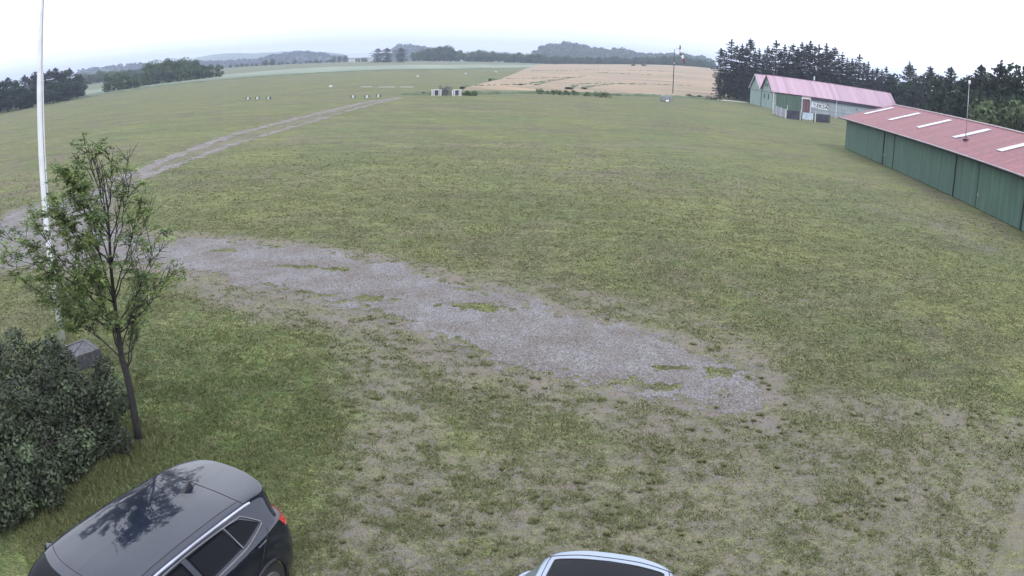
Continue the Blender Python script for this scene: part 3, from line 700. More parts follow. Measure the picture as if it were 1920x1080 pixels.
M['grey_boards'] = planks('grey_boards', (.30, .34, .38), .22, 'Z', depth=.25)
M['red_roof'] = planks('red_roof', (.215, .062, .078), .5, 'X', c2=(.135, .05, .058), rough=.6, depth=.3)
M['pink_roof'] = planks('pink_roof', (.36, .225, .285), .8, 'X', rough=.5, depth=.08, c2=(.30, .21, .27))
M['panel_dark'] = mat('panel_dark', (.045, .045, .075), .6, var=.3, scale=.8)
M['dark_gap'] = mat('dark_gap', (.008, .01, .012), .9)
M['skylight'] = mat('skylight', (.44, .47, .53), .3, var=.14, scale=1.2)
M['fascia'] = mat('fascia', (.55, .5, .53), .6, var=.1)
M['metal_grey'] = mat('metal_grey', (.35, .35, .38), .45, metal=.4)

HB = R(8.0)
W0 = Vector((34.25, 71.7, 0)); ax = Vector((-math.sin(HB), -math.cos(HB), 0)); pr = Vector((math.cos(HB), -math.sin(HB), 0)); Z = Vector((0, 0, 1))
# local frame: x runs along the wall towards the camera, y into the building
h1 = empty('hangar', W0, 'low green boarded hangar with a red roof and pale skylights, nearest building', 'hangar')
h1.matrix_world = Matrix(((ax.x, pr.x, 0, W0.x), (ax.y, pr.y, 0, W0.y), (0, 0, 1, 0), (0, 0, 0, 1)))
LEN, WID, EAVE, RISE, OV = 58, 11.6, 3.32, 2.0, .65
b = MB(); b.box((LEN / 2, .1, EAVE / 2 - .1), (LEN, .2, EAVE)); b.box((LEN / 2, WID - .1, EAVE / 2 - .1), (LEN, .2, EAVE))
for x in (.1, LEN - .1):
    b.prism([(x - .097, .2, -.2), (x - .097, WID - .2, -.2), (x - .097, WID - .2, EAVE - .1), (x - .097, WID / 2, EAVE + RISE - .25), (x - .097, .2, EAVE - .1)], (.194, 0, 0))
b.build('wall', M['green_boards'], h1)
sl = RISE / (WID / 2); th = .09
b = MB()
for s in (-1, 1):
    y0 = -OV if s < 0 else WID + OV; z0 = EAVE + .12 - sl * OV; yr = WID / 2; zr = EAVE + .12 + RISE
    b.prism([(-.5, y0, z0), (-.5, yr, zr), (-.5, yr, zr - th), (-.5, y0, z0 - th)], (LEN + 1, 0, 0))
roof1 = b.build('roof', M['red_roof'], h1)
MB().box((LEN / 2, WID / 2, EAVE + .12 + RISE + .03), (LEN + 1.04, .34, .09)).build('ridge_cap', M['fascia'], roof1)
b = MB(); z0 = EAVE + .12 - sl * OV
b.box((LEN / 2, -OV - .02, z0 - .07), (LEN + 1.02, .035, .14)).build('fascia', M['fascia'], roof1)
MB().tube([(-.5, -OV - .09, z0 - .1), (LEN + .5, -OV - .09, z0 - .1)], .05, 8).build('gutter', M['dark'], roof1)
nrm = Vector((0, -sl, 1)).normalized()
invh = h1.matrix_world.inverted()
def roofhit(px, py):
    nw = (h1.matrix_world.to_3x3() @ nrm); p0 = h1.matrix_world @ Vector((0, -OV, z0)); return invh @ hit(px, py, p0, nw)
SK = [((1619, 214.5), (1671, 203.5)), ((1664.5, 225.5), (1724.5, 213.5)), ((1720, 239.5), (1785.5, 225.5)), ((1791, 257.5), (1862, 242.5)), ((1876, 281.5), (1950, 264))]
sks = []
for (p, q) in SK:
    a, c = roofhit(*p), roofhit(*q); sks.append(((a.x + c.x) / 2, a.y, c.y))
print('skylights', sks)
ylo, yhi = np.mean([s[1] for s in sks[:4]]), np.mean([s[2] for s in sks[:4]])
xs_ = [s[0] for s in sks]; stepk = np.mean(np.diff(xs_[:4])); xs_ = xs_[:4] + [xs_[3] + stepk * k for k in range(1, 5)]
for x in xs_:
    if x > LEN - 1: continue
    P = [Vector((x + sx, y, z0 + sl * (y + OV))) + nrm * .03 for sx, y in ((-.42, ylo), (.42, ylo), (.42, yhi), (-.42, yhi))]
    MB().prism(P, nrm * .03).build('skylight', M['skylight'], roof1)
# sliding doors along the front
def wallx(px, py):
    return (invh @ hit(px, py, W0, -pr)).x
gaps = [wallx(1659, 273), wallx(1679, 281), wallx(1793, 324), wallx(1837, 341)]
print('gaps', gaps)
edges = [.6] + gaps + [gaps[3] + 6.5, gaps[3] + 10, gaps[3] + 19, LEN - 1]
for k, (x0, x1) in enumerate(zip(edges[:-1], edges[1:])):
    b = MB(); off = -.06 if k % 2 else -.11
    b.box(((x0 + x1) / 2, off, 1.5), (x1 - x0 - .12, .07, 2.92)); d = b.build('sliding_door', M['green_boards'], h1)
    if k in (1, 4): MB().box((x0 + .22, off - .055, .9), (.05, .03, .2)).build('door_handle', M['white_dull'], d)
for k, x in enumerate(edges[1:-1]):
    MB().box((x, -.075, 1.48), ([.2, .32, .16, .13, .12, .12, .12][k % 7], .14, 2.9)).build('door_gap_post', M['dark_gap'], h1)
MB().box((LEN / 2, -.2, 3.02), (LEN, .12, .12)).build('door_rail', M['timber_dark'], h1)
# planks lying against the hangar foot
for k, ((p, q), lb) in enumerate(zip([((1710, 328), (1729, 336.5)), ((1733, 338), (1744, 344)), ((1777, 358), (1789, 363.5))], ['longest pale plank lying on the grass at the hangar foot', 'short pale plank lying just right of the longest plank', 'pale plank lying at the foot of the dark door gap'])):
    a, c = at(*p, 0), at(*q, 0); a += Vector((-.15, 0, .06)); c += Vector((-.15, 0, .06)); t = (c - a).normalized()
    b = MB(); n_ = Vector((-t.y, t.x, 0)); b.prism([a, c, c + n_ * .16, a + n_ * .16], (0, 0, .06)); tag(b.build('plank', M['white_dull']), lb, 'plank', 'pale planks at the hangar foot')
# lamp mast standing on the roof edge
bp_ = h1.matrix_world @ roofhit(1810, 264)
mast = empty('lamp_mast', bp_, 'thin grey mast with a small white lamp head standing on the red roof', 'mast')
D_ = math.hypot(bp_.x, bp_.y); mh = (H + D_ * math.tan(azel(1816, 158)[1])) - bp_.z
b = MB(); b.tube([(0, 0, -.05), (0, 0, mh)], [.035, .022], 8); b.build('pole', M['metal_grey'], mast, True)
b = MB(); b.box((0, 0, .06), (.3, .3, .16)); b.tube([(0, 0, .3), (-.5, .6, .12)], .02, 5); b.tube([(0, 0, .3), (.5, -.2, .0)], .02, 5); b.build('base_bracket', M['dark'], mast)
b = MB(); b.tube([(0, 0, mh), (.05, 0, mh + .12), (.02, 0, mh + .3)], [.05, .11, .09], 8); b.build('lamp_head', M['white_paint'], mast, True)

# ------------------------------------------------------------------ far hangar (pink roof, two gables)
C0 = Vector((54.0, 152.0, 0)); ub = math.atan(-.056)
h2 = empty('hangar', C0, 'far twin gabled hangar with pale pink roofs and green sliding door', 'hangar', rz=ub)
Mh2 = Matrix.Translation(C0) @ Matrix.Rotation(ub, 4, 'Z'); inv2 = Mh2.inverted(); fn = Mh2.to_3x3() @ Vector((0, -1, 0))
def wh(px, py, off=0): 
    return inv2 @ hit(px, py, C0 + fn * off, fn)
E2, RG = 4.0, 7.35; L2 = 31.0; GW = [9.5, 10.5]
y = 0
for k, gw in enumerate(GW):
    # gable wall on the left end; two tones of the same sheet
    b = MB(); b.prism([(0, y + .02, -.2), (0, y + gw - .02, -.2), (0, y + gw - .02, E2), (0, y + gw / 2, RG - .1), (0, y + .02, E2)], (.15, 0, 0)); gwm = b.build('gable_wall', M['green_sheet'], h2)
    b = MB(); b.prism([(L2 - .15, y + .02, -.2), (L2 - .15, y + gw - .02, -.2), (L2 - .15, y + gw - .02, E2), (L2 - .15, y + gw / 2, RG - .1), (L2 - .15, y + .02, E2)], (.15, 0, 0)); b.build('gable_wall', M['green_sheet'], h2)
    b = MB(); b.box((-.03, y + gw / 2, E2 - .45), (.06, gw, .09)); b.box((-.03, y + .1, E2 / 2 - .2), (.05, .1, E2 - .5)); b.box((-.03, y + gw - .1, E2 / 2 - .2), (.05, .1, E2 - .5)); b.build('trim', M['dark'], gwm)
    if k == 0:
        for yy in (gw * .36, gw * .72): MB().box((-.04, yy, 2.55), (.07, .55, 1.15)).build('window', M['dark_gap'], gwm)
    else:
        for yy in (gw * .42, gw * .58): MB().box((-.04, yy, 5.1), (.07, .4, .8)).build('window', M['dark_gap'], gwm)
    sl2 = (RG - E2) / (gw / 2); o_ = .35; b = MB()
    for s in (0, 1):
        ye = (y - (o_ if k == 0 else -.001)) if s == 0 else y + gw + (o_ if k == 1 else -.001); ze = E2 + .1 - sl2 * (o_ if ((k == 0 and s == 0) or (k == 1 and s == 1)) else 0)
        b.prism([(-.4, ye, ze), (-.4, y + gw / 2, RG + .1), (-.4, y + gw / 2, RG), (-.4, ye, ze - .1)], (L2 + .8, 0, 0))
    rf = b.build('roof', M['pink_roof'], h2)
    MB().box((L2 / 2, y + gw / 2, RG + .14), (L2 + .82, .3, .08)).build('ridge_cap', M['dark'], rf)
    b = MB()
    for s in (0, 1):
        ye = y - .3 if s == 0 else y + gw; ze = E2 - .2 if s == 0 else E2
        b.prism([(-.46, ye, ze - .05), (-.46, y + gw / 2, RG + .06), (-.46, y + gw / 2, RG - .16), (-.46, ye, ze - .28)], (.055, 0, 0))
    b.build('bargeboard', M['white_dull' if k else 'dark'], rf)
    y += gw
dx0, dx1 = wh(1455, 190).x, wh(1502, 195).x; ex1 = wh(1520, 195).x
MB().box((L2 / 2 + .1, .1, 1.9), (L2 - .35, .2, 4.1)).build('wall', M['grey_boards'], h2); MB().box((L2 / 2, sum(GW) - .1, 1.9), (L2 - .35, .2, 4.1)).build('wall', M['grey_boards'], h2)
MB().box((L2 / 2 + ex1 / 2, -.04, E2 - .52), (L2 - ex1, .24, .85)).build('eave_board', M['panel_dark'], h2)
b = MB(); b.box(((dx0 + dx1) / 2, -.06, 1.85), (dx1 - dx0, .1, 3.35)).build('sliding_door', M['green_door'], h2)
MB().box(((dx0 + dx1) / 2, -.03, E2 - .3), (dx1 - dx0 + .5, .2, .3)).build('door_rail', M['dark'], h2); MB().box(((dx0 + dx1) / 2, -.05, .1), (dx1 - dx0, .14, .15)).build('door_sill', M['dark'], h2)
MB().box((.12, -.06, 1.85), (.2, .12, 3.9)).build('corner_post', M['white_dull'], h2)
# entrance bay with white frame and reddish boards
b = MB()
for x in (dx1 + .15, ex1 - .1): b.box((x, -.2, 1.65), (.13, .25, 3.3))
b.box(((dx1 + ex1) / 2, -.2, 3.18), (ex1 - dx1 - .38, .24, .14)); b.build('entrance_frame', M['white_paint'], h2)
M['curtain'] = planks('curtain', (.20, .11, .12), .42, 'X', c2=(.08, .04, .05), depth=.8)
MB().box(((dx1 + ex1) / 2, -.05, 1.6), (ex1 - dx1 - .4, .1, 3.0)).build('entrance_curtain', M['curtain'], h2)
MB().box(((dx1 + ex1) / 2, -.03, 3.5), (ex1 - dx1, .08, .45)).build('entrance_lintel', M['fascia'], h2)
MB().box((wh(1605.5, 206).x, -.05, wh(1605.5, 206).z), (.28, .1, .26)).build('vent', M['dark'], h2)
c = wh(1533, 152); cy = GW[0] / 2
b = MB(); b.tube([(11.4, cy + .5, RG - .4), (11.4, cy + .5, RG + 1.0)], .17, 10); b.tube([(11.4, cy + .5, RG + 1.02), (11.4, cy + .5, RG + 1.12)], [.24, .2], 10); b.build('chimney', M['white_dull'], h2)
MB().tube([(1.4, cy, RG), (1.4, cy, RG + 2.7)], [.03, .015], 6).build('antenna', M['metal_grey'], h2)
# sign with lettering
s0, s1 = wh(1521, 203), wh(1552, 206)
sg = empty('sign', (0, 0, 0), 'white banner sign reading EKSA on the grey hangar wall', 'sign')
sw = s1.x - s0.x; sc_ = Vector(((s0.x + s1.x) / 2, -.04, 1.95))
sg.matrix_world = Mh2 @ Matrix.Translation(sc_) @ Matrix.Rotation(R(-4), 4, 'Y').inverted()
print('sign', s0, s1, sw)
MB().box((0, 0, 0), (sw, .05, 1.15)).build('board', M['white_paint'], sg)
def text_part(s, size, x, z, parent, m, bold=.02):
    cu = bpy.data.curves.new('lettering', 'FONT'); cu.body = s; cu.size = size; cu.extrude = .01; cu.offset = bold; cu.space_character = 1.12; cu.align_x = 'CENTER'; cu.align_y = 'CENTER'
    to = bpy.data.objects.new('tmp_text', cu); COL.objects.link(to); dg = bpy.context.evaluated_depsgraph_get(); dg.update()
    me = bpy.data.meshes.new_from_object(to.evaluated_get(dg)); bpy.data.objects.remove(to); me.name = 'lettering'
    me.materials.clear(); me.materials.append(m)
    o = bpy.data.objects.new('lettering', me); COL.objects.link(o); o.parent = parent; o.location = (x, -.045, z); o.rotation_euler = (R(90), 0, 0); return o
M['ink'] = mat('ink', (.01, .012, .02), .6); M['ink_blue'] = mat('ink_blue', (.05, .08, .35), .6)
text_part('EKSA', 1.15, sw * .15, 0, sg, M['ink'], .024)
b = MB()
for k in range(4): b.box((-sw * .34 + k * .06, -.035, .33 - k * .17), (sw * .2 - k * .16, .012, .09))
b.box((-sw * .3, -.035, -.46), (sw * .24, .012, .07)); b.build('emblem', M['ink_blue'], sg)
# pennant above the sign's right corner
p = wh(1552, 197); b = MB(); b.box((p.x, -.12, p.z), (.35, .12, .22)); b.box((p.x - .2, -.12, p.z - .02), (.12, .2, .1))
o = b.build('wall_lamp', M['dark']); o.matrix_world = Mh2; tag(o, 'small dark lamp on the grey wall above the sign', 'lamp')
# posts and panels in front of the hangar
fp = C0 + fn * 6.0
def fx(px, py): return inv2 @ hit(px, py, fp, fn)
FO = -6.0
M['panel_grey'] = planks('panel_grey', (.30, .31, .36), .3, 'X'); pass
fe = empty('fence', at(1473, 222.5, 0), 'fence of pale grey and dark panels with white posts before the far hangar', 'fence')
def panel(name, p0, p1, z0, z1, m, parent, th=.06, trim_=.07):
    a, c = at(*p0, 0) - parent.location, at(*p1, 0) - parent.location; a.z = c.z = 0; t = (c - a).normalized(); n_ = Vector((-t.y, t.x, 0)) * th; a = a + t * trim_; c = c - t * trim_
    a.z = c.z = z0; return MB().prism([a, c, c + n_, a + n_], (0, 0, z1 - z0)).build(name, m, parent)
def post(name, p, h, m, parent, wd=.12):
    a = at(*p, 0) - parent.location; MB().box((a.x, a.y, h / 2), (wd, wd, h)).build(name, m, parent)
gp = [(1449, 213.5), (1456, 216), (1464, 219), (1473, 222.5)]
for p0, p1 in zip(gp[:-1], gp[1:]): panel('grey_panel', p0, p1, .1, 1.55, M['panel_grey'], fe)
for p in gp: post('post', p, 1.7, M['white_dull'], fe)
panel('dark_panel', (1474, 222.5), (1499, 225.5), .05, 1.5, M['panel_dark'], fe); post('post', (1501, 226), 1.8, M['white_dull'], fe); post('gate_post', (1475.5, 222.5), 2.3, M['white_dull'], fe, .07)
panel('dark_panel', (1529.5, 229), (1554, 231), .05, 1.45, M['panel_dark'], fe); post('post', (1528, 229), 1.6, M['white_dull'], fe); post('post', (1555, 231), 1.55, M['dark'], fe)
bn = empty('banner', at(1503.5, 226.5, 0), 'white printed banner stretched between two dark posts before the hangar entrance', 'banner')
M['banner'] = mat('banner', (.62, .68, .75), .5, var=.12, scale=1.3, c2=(.35, .45, .6))
panel('sheet', (1503.5, 226.5), (1525, 228.5), .3, 1.45, M['banner'], bn); post('post', (1503, 226.4), 1.55, M['dark'], bn); post('post', (1525.5, 228.6), 1.55, M['dark'], bn)
# thin mast in front of the grey wall
p = fx(1567.5, 214); mx_ = p.x
o = empty('mast', Mh2 @ Vector((mx_, FO, 0)), 'thin bare mast standing before the grey hangar wall right of the sign', 'mast')
dd = math.hypot(o.location.x, o.location.y); tp = H + dd * math.tan(azel(1570, 167)[1])
MB().tube([(0, 0, -.1), (.05, 0, tp)], [.07, .035], 8).build('pole', M['white_dull'], o)
MB().box((0, 0, .1), (.3, .3, .2)).build('base', M['concrete'], o)

# ------------------------------------------------------------------ windsock
p = at(1261.5, 174); wsD = 190
a_, e_ = azel(1261.5, 173); 
wp = Vector((math.sin(a_) * wsD, math.cos(a_) * wsD, float(terrain(math.sin(a_) * wsD, math.cos(a_) * wsD))))
topz = H + wsD * math.tan(azel(1265.5, 92)[1])
ws = empty('windsock_mast', wp, 'tall thin windsock mast at the edge of the barley field', 'mast')
hh = topz - wp.z
MB().tube([(0, 0, -.2), (0, 0, hh * .7), (0, 0, hh)], [.13, .10, .05], 8).build('pole', M['dark'], ws)
MB().tube([(0, 0, hh * .68), (0, 0, hh * .70)], [.2, .2], 8).build('collar', M['white_dull'], ws)
MB().tube([(0, 0, hh * .985), (1.3, 0, hh * 1.03)], .035, 6).build('arm', M['dark'], ws)
# hanging limp sock
tpz = H + wsD * math.tan(azel(1274, 83)[1]) - wp.z
sock = empty('windsock', wp + Vector((1.35, 0, 0)), 'limp red and white striped windsock hanging from the mast', 'windsock')
M['sock_red'] = mat('sock_red', (.17, .02, .045), .8); M['sock_white'] = mat('sock_white', (.75, .76, .8), .8)
pts = []
px_ = [(1275.5, 85), (1275, 93), (1275.5, 99), (1278.5, 104), (1281, 110), (1283.5, 119)]
for q in px_:
    aa, ee = azel(*q); v = Vector((math.tan(aa - a_) * wsD - 1.35, 0, H + wsD * math.tan(ee) - wp.z)); pts.append(Matrix.Rotation(-a_, 3, 'Z') @ v)
rd = [.2, .3, .36, .4, .36, .25]
for k in range(5):
    MB().tube([pts[k], pts[k].lerp(pts[k + 1], .5) + Vector((.04, 0, 0)), pts[k + 1]], [rd[k] * .8, (rd[k] + rd[k + 1]) * .38, rd[k + 1] * .8], 9).build('red_band' if k in (0, 2, 4) else 'white_band', M['sock_red' if k in (0, 2, 4) else 'sock_white'], sock, True)

# ------------------------------------------------------------------ runway markers and things on the field
def marker_board(px, py, lb):
    p = at(px, py); e = empty('marker_board', p, lb, 'marker', 'small white runway markers', rz=random.uniform(-.3, .3)); e.scale = (.8, .8, .8)
    b = MB(); b.prism([(-.26, -.22, 0), (.26, -.22, 0), (.26, 0, .5), (-.26, 0, .5)], (0, .04, 0)); b.build('front_board', M['marker_white'], e)
    b = MB()
    for s in (-1, 1): MB().prism([(s * .27, -.24, 0), (s * .27, .26, 0), (s * .27, .02, .52)], (s * .22, 0, 0)).build('side_panel', M['dark'], e)
for k, q in enumerate([(465, 186.5), (482.5, 186), (503.5, 186)]): marker_board(*q, ['left', 'middle', 'right'][k] + ' of the three boxy white markers left of the gravel track')
for k, q in enumerate([(662, 183.5), (688, 183.5), (709.5, 182)]): marker_board(*q, ['left', 'middle', 'right'][k] + ' of the three white markers just above the gravel track')
for k, (q, lb) in enumerate([((620, 163), 'lone small white marker far out left of the flat panels'), ((783, 144), 'small white marker above and right of the flat panels'), ((873, 139), 'leftmost small white marker beyond the white frames'), ((935, 149.5), 'white marker at the left edge of the barley'), ((930, 135), 'faint small white marker in the middle of the far strip'), ((1028, 140), 'rightmost small white marker at the barley margin')]):
    p = at(*q); b = MB(); s = .3 + p.length / 1500
    b.add([(-s, -.3, 0), (s, -.3, 0), (s, .3, 0), (-s, .3, 0), (-s * .9, 0, .45), (s * .9, 0, .45)], [(0, 1, 5, 4), (2, 3, 4, 5), (1, 2, 5), (3, 0, 4), (3, 2, 1, 0)])
    o = b.build('ridge_marker', M['marker_white']); o.location = p; tag(o, lb, 'marker', 'small white runway markers')
for k, q in enumerate([(687, 163), (725, 163.5), (763, 163.5)]):
    p = at(*q); b = MB(); wd = [1.3, 1.8, 1.4][k]; b.prism([(-wd, -.6, .0), (wd, -.6, 0), (wd, .6, 0), (-wd, .6, 0)], (0, 0, .07)); o = b.build('ground_panel', M['marker_white']); o.location = p
    tag(o, ['left', 'middle, widest', 'right'][k] + ' of three flat white panels lying on the runway grass', 'panel', 'flat white runway panels')
# white frames with dark centre beside the dry scrub
def frame_set(px0, px1, py, lb):
    a, c = at(px0, py), at(px1, py); e = empty('white_gate', a, lb, 'gate', 'white framed gates by the track end'); d = c - a; Ld = d.length; e.rotation_euler = (0, 0, math.atan2(d.y, d.x)); e.location.z = 0
    for x in (0, Ld * .22, Ld * .78, Ld): MB().box((x, 0, .6), (.15, .14, 1.15)).build('post', M['white_dull'], e)
    for q in (.11, .89): MB().box((Ld * q, 0, .62), (Ld * .22 - .18, .08, .5)).build('side_board', M['panel_grey'], e)
    MB().box((Ld / 2, .02, .62), (Ld * .52, .06, .75)).build('dark_board', M['panel_dark'], e)
    MB().box((Ld / 2, -.02, 1.06), (Ld * .54, .1, .09)).build('top_rail', M['white_paint'], e)
frame_set(810, 826.5, 180.5, 'left white framed gate with a dark board at the track end')
frame_set(848.5, 864, 180.5, 'right white framed gate with a dark board at the track end')
def scrub(px, py, D, hgt, wd, n, m, lb, name='scrub', seed=1, size=.12, grp=None, nc=12):
    a, _ = azel(px, py); x, y = D * math.sin(a), D * math.cos(a); r = np.random.default_rng(seed)
    cs = np.stack([r.uniform(-wd / 2, wd / 2, nc), r.uniform(-wd * .2, wd * .2, nc), r.uniform(.15, .6, nc) * hgt], 1); rs = np.stack([np.full(nc, wd / nc * 1.6), np.full(nc, wd / nc * 1.6), np.full(nc, hgt * .42)], 1)
    V, F, v = leaves(cs, rs, n, size, r); o = mesh(name, V, F, m, col=v, loc=(x, y, float(terrain(x, y)))); o.rotation_euler = (0, 0, -a)
    tag(o, lb, 'shrub', grp); return o
M['dry'] = mat('dry', (.20, .20, .19), .9, var=.25, scale=1, attr=1)
a, e = azel(837, 180); scrub(837, 178, at(837, 180).length - 0 + 1.5, 1.9, 2.6, 900, M['dry'], 'grey dry scrub between the two white gates', seed=3)
scrub(876, 178, at(876, 180).length + 1, 1.0, 3.0, 700, M['decid'], 'green weeds growing right of the right white gate', seed=4)
scrub(1075, 178, at(1075, 179).length + 1, 1.1, 14, 2600, M['decid'], 'long clump of green weeds along the near barley edge', seed=5, nc=60)
scrub(1320, 184, at(1320, 186).length + 2, .9, 8, 1200, M['decid_dark'], 'low dark weeds left of the concrete path end', seed=6, nc=20)
# covered pile near the windsock
p = at(1249, 191); r = np.random.default_rng(4); V = []; F = []
n1, n2 = 14, 7
for i in range(n2):
    for j in range(n1):
        q = j / n1 * 6.283; t = i / (n2 - 1); rr_ = math.cos(t * 1.5) ** .6 * (1 + r.normal(0, .05)); V.append((1.35 * rr_ * math.cos(q), .9 * rr_ * math.sin(q), 1.35 * math.sin(t * 1.55) ** .8))
for i in range(n2 - 1):
    for j in range(n1): F.append((i * n1 + j, i * n1 + (j + 1) % n1, (i + 1) * n1 + (j + 1) % n1, (i + 1) * n1 + j))
pe = empty('covered_pile', p, 'rounded pile under a weathered grey cover near the windsock mast', 'pile')
mesh('cover', V, F, mat('tarp', (.17, .18, .18), .8, var=.2, scale=2, bump=.4, bscale=5), pe, True)
MB().tube([(-.25, -.98, .2), (.25, -.98, .2)], [.2, .2], 10).build('white_bucket', M['white_paint'], pe)

# distant farm building
c = on_az(676, 104, 760)[0]; fb = empty('farm_building', (c.x, c.y, c.z - .3), 'distant pale barn with a long bluish roof among trees', 'barn', rz=-math.atan2(c.x, c.y))
hh_ = 7.0; MB().box((0, 0, 2.5), (24, 10, 5)).build('wall', mat('barn_wall', (.5, .5, .52), .8), fb)
MB().prism([(-13, -6, 4.6), (-13, 0, 8.5), (-13, 6, 4.6)], (26, 0, 0)).build('roof', mat('barn_roof', (.33, .38, .45), .5), fb)

# ------------------------------------------------------------------ flagpole and planter
fpos = Vector((-10.62, 13.69, 0))
pole = empty('flagpole', fpos, 'tall white tapering flagpole standing by the stone planter', 'flagpole')
MB().tube([(0, 0, 0), (0, 0, 2), (0, 0, 4.5), (0, 0, 6), (0, 0, 7), (0, 0, 8), (0, 0, 10.5)], [.088, .09, .092, .088, .068, .045, .03], 20).build('pole', M['white_paint'], pole, True)
MB().tube([(.10, -.02, .9), (.105, -.04, 3), (.098, -.05, 6), (.055, -.04, 8.5), (.04, 0, 10.9)], .007, 5).build('halyard', M['rope'], pole)
b = MB(); b.box((.115, -.03, 1.1), (.03, .03, .22)); b.box((.10, -.03, 1.1), (.05, .03, .05)); b.build('cleat', M['metal_grey'], pole)
for z in (2.05, 1.2): MB().tube([(0, 0, z), (0, 0, z + .05)], [.1, .1], 16).build('band', M['metal_grey'], pole)
plc = at(146, 690, 0) + Vector((-.1, .25, 0)); plr = R(-32)
pln = empty('planter', plc, 'low stone sided planter filled with gravel at the flagpole foot', 'planter', rz=plr); pln.scale = (.58, .62, .62)
for c_, z_ in (((0, -.6, .28), (1.5, .14, .56)), ((0, .6, .28), (1.5, .14, .56)), ((.68, 0, .28), (.14, 1.05, .555)), ((-.68, 0, .28), (.14, 1.05, .555))): MB().box(c_, z_).build('stone_side', M['stone'], pln)
X, Y = np.meshgrid(np.linspace(-.61, .61, 30), np.linspace(-.53, .53, 26)); Zz = .5 + .09 * (vnoise(X + 5, Y + 5, 5, 3) - .3) + .05 * np.cos(X * 2) * np.cos(Y * 2)
i, j = np.meshgrid(np.arange(25), np.arange(29), indexing='ij'); bb = (i * 30 + j).ravel()
mesh('gravel_fill', np.stack([X, Y, Zz], -1), np.stack([bb, bb + 1, bb + 31, bb + 30], 1), gravel_mat('planter_gravel', (.07, .07, .085), (.24, .24, .28), 30), pln)
MB().box((-.35, -.74, .55), (.9, .1, .16)).build('timber_edge', M['timber_dark'], pln)

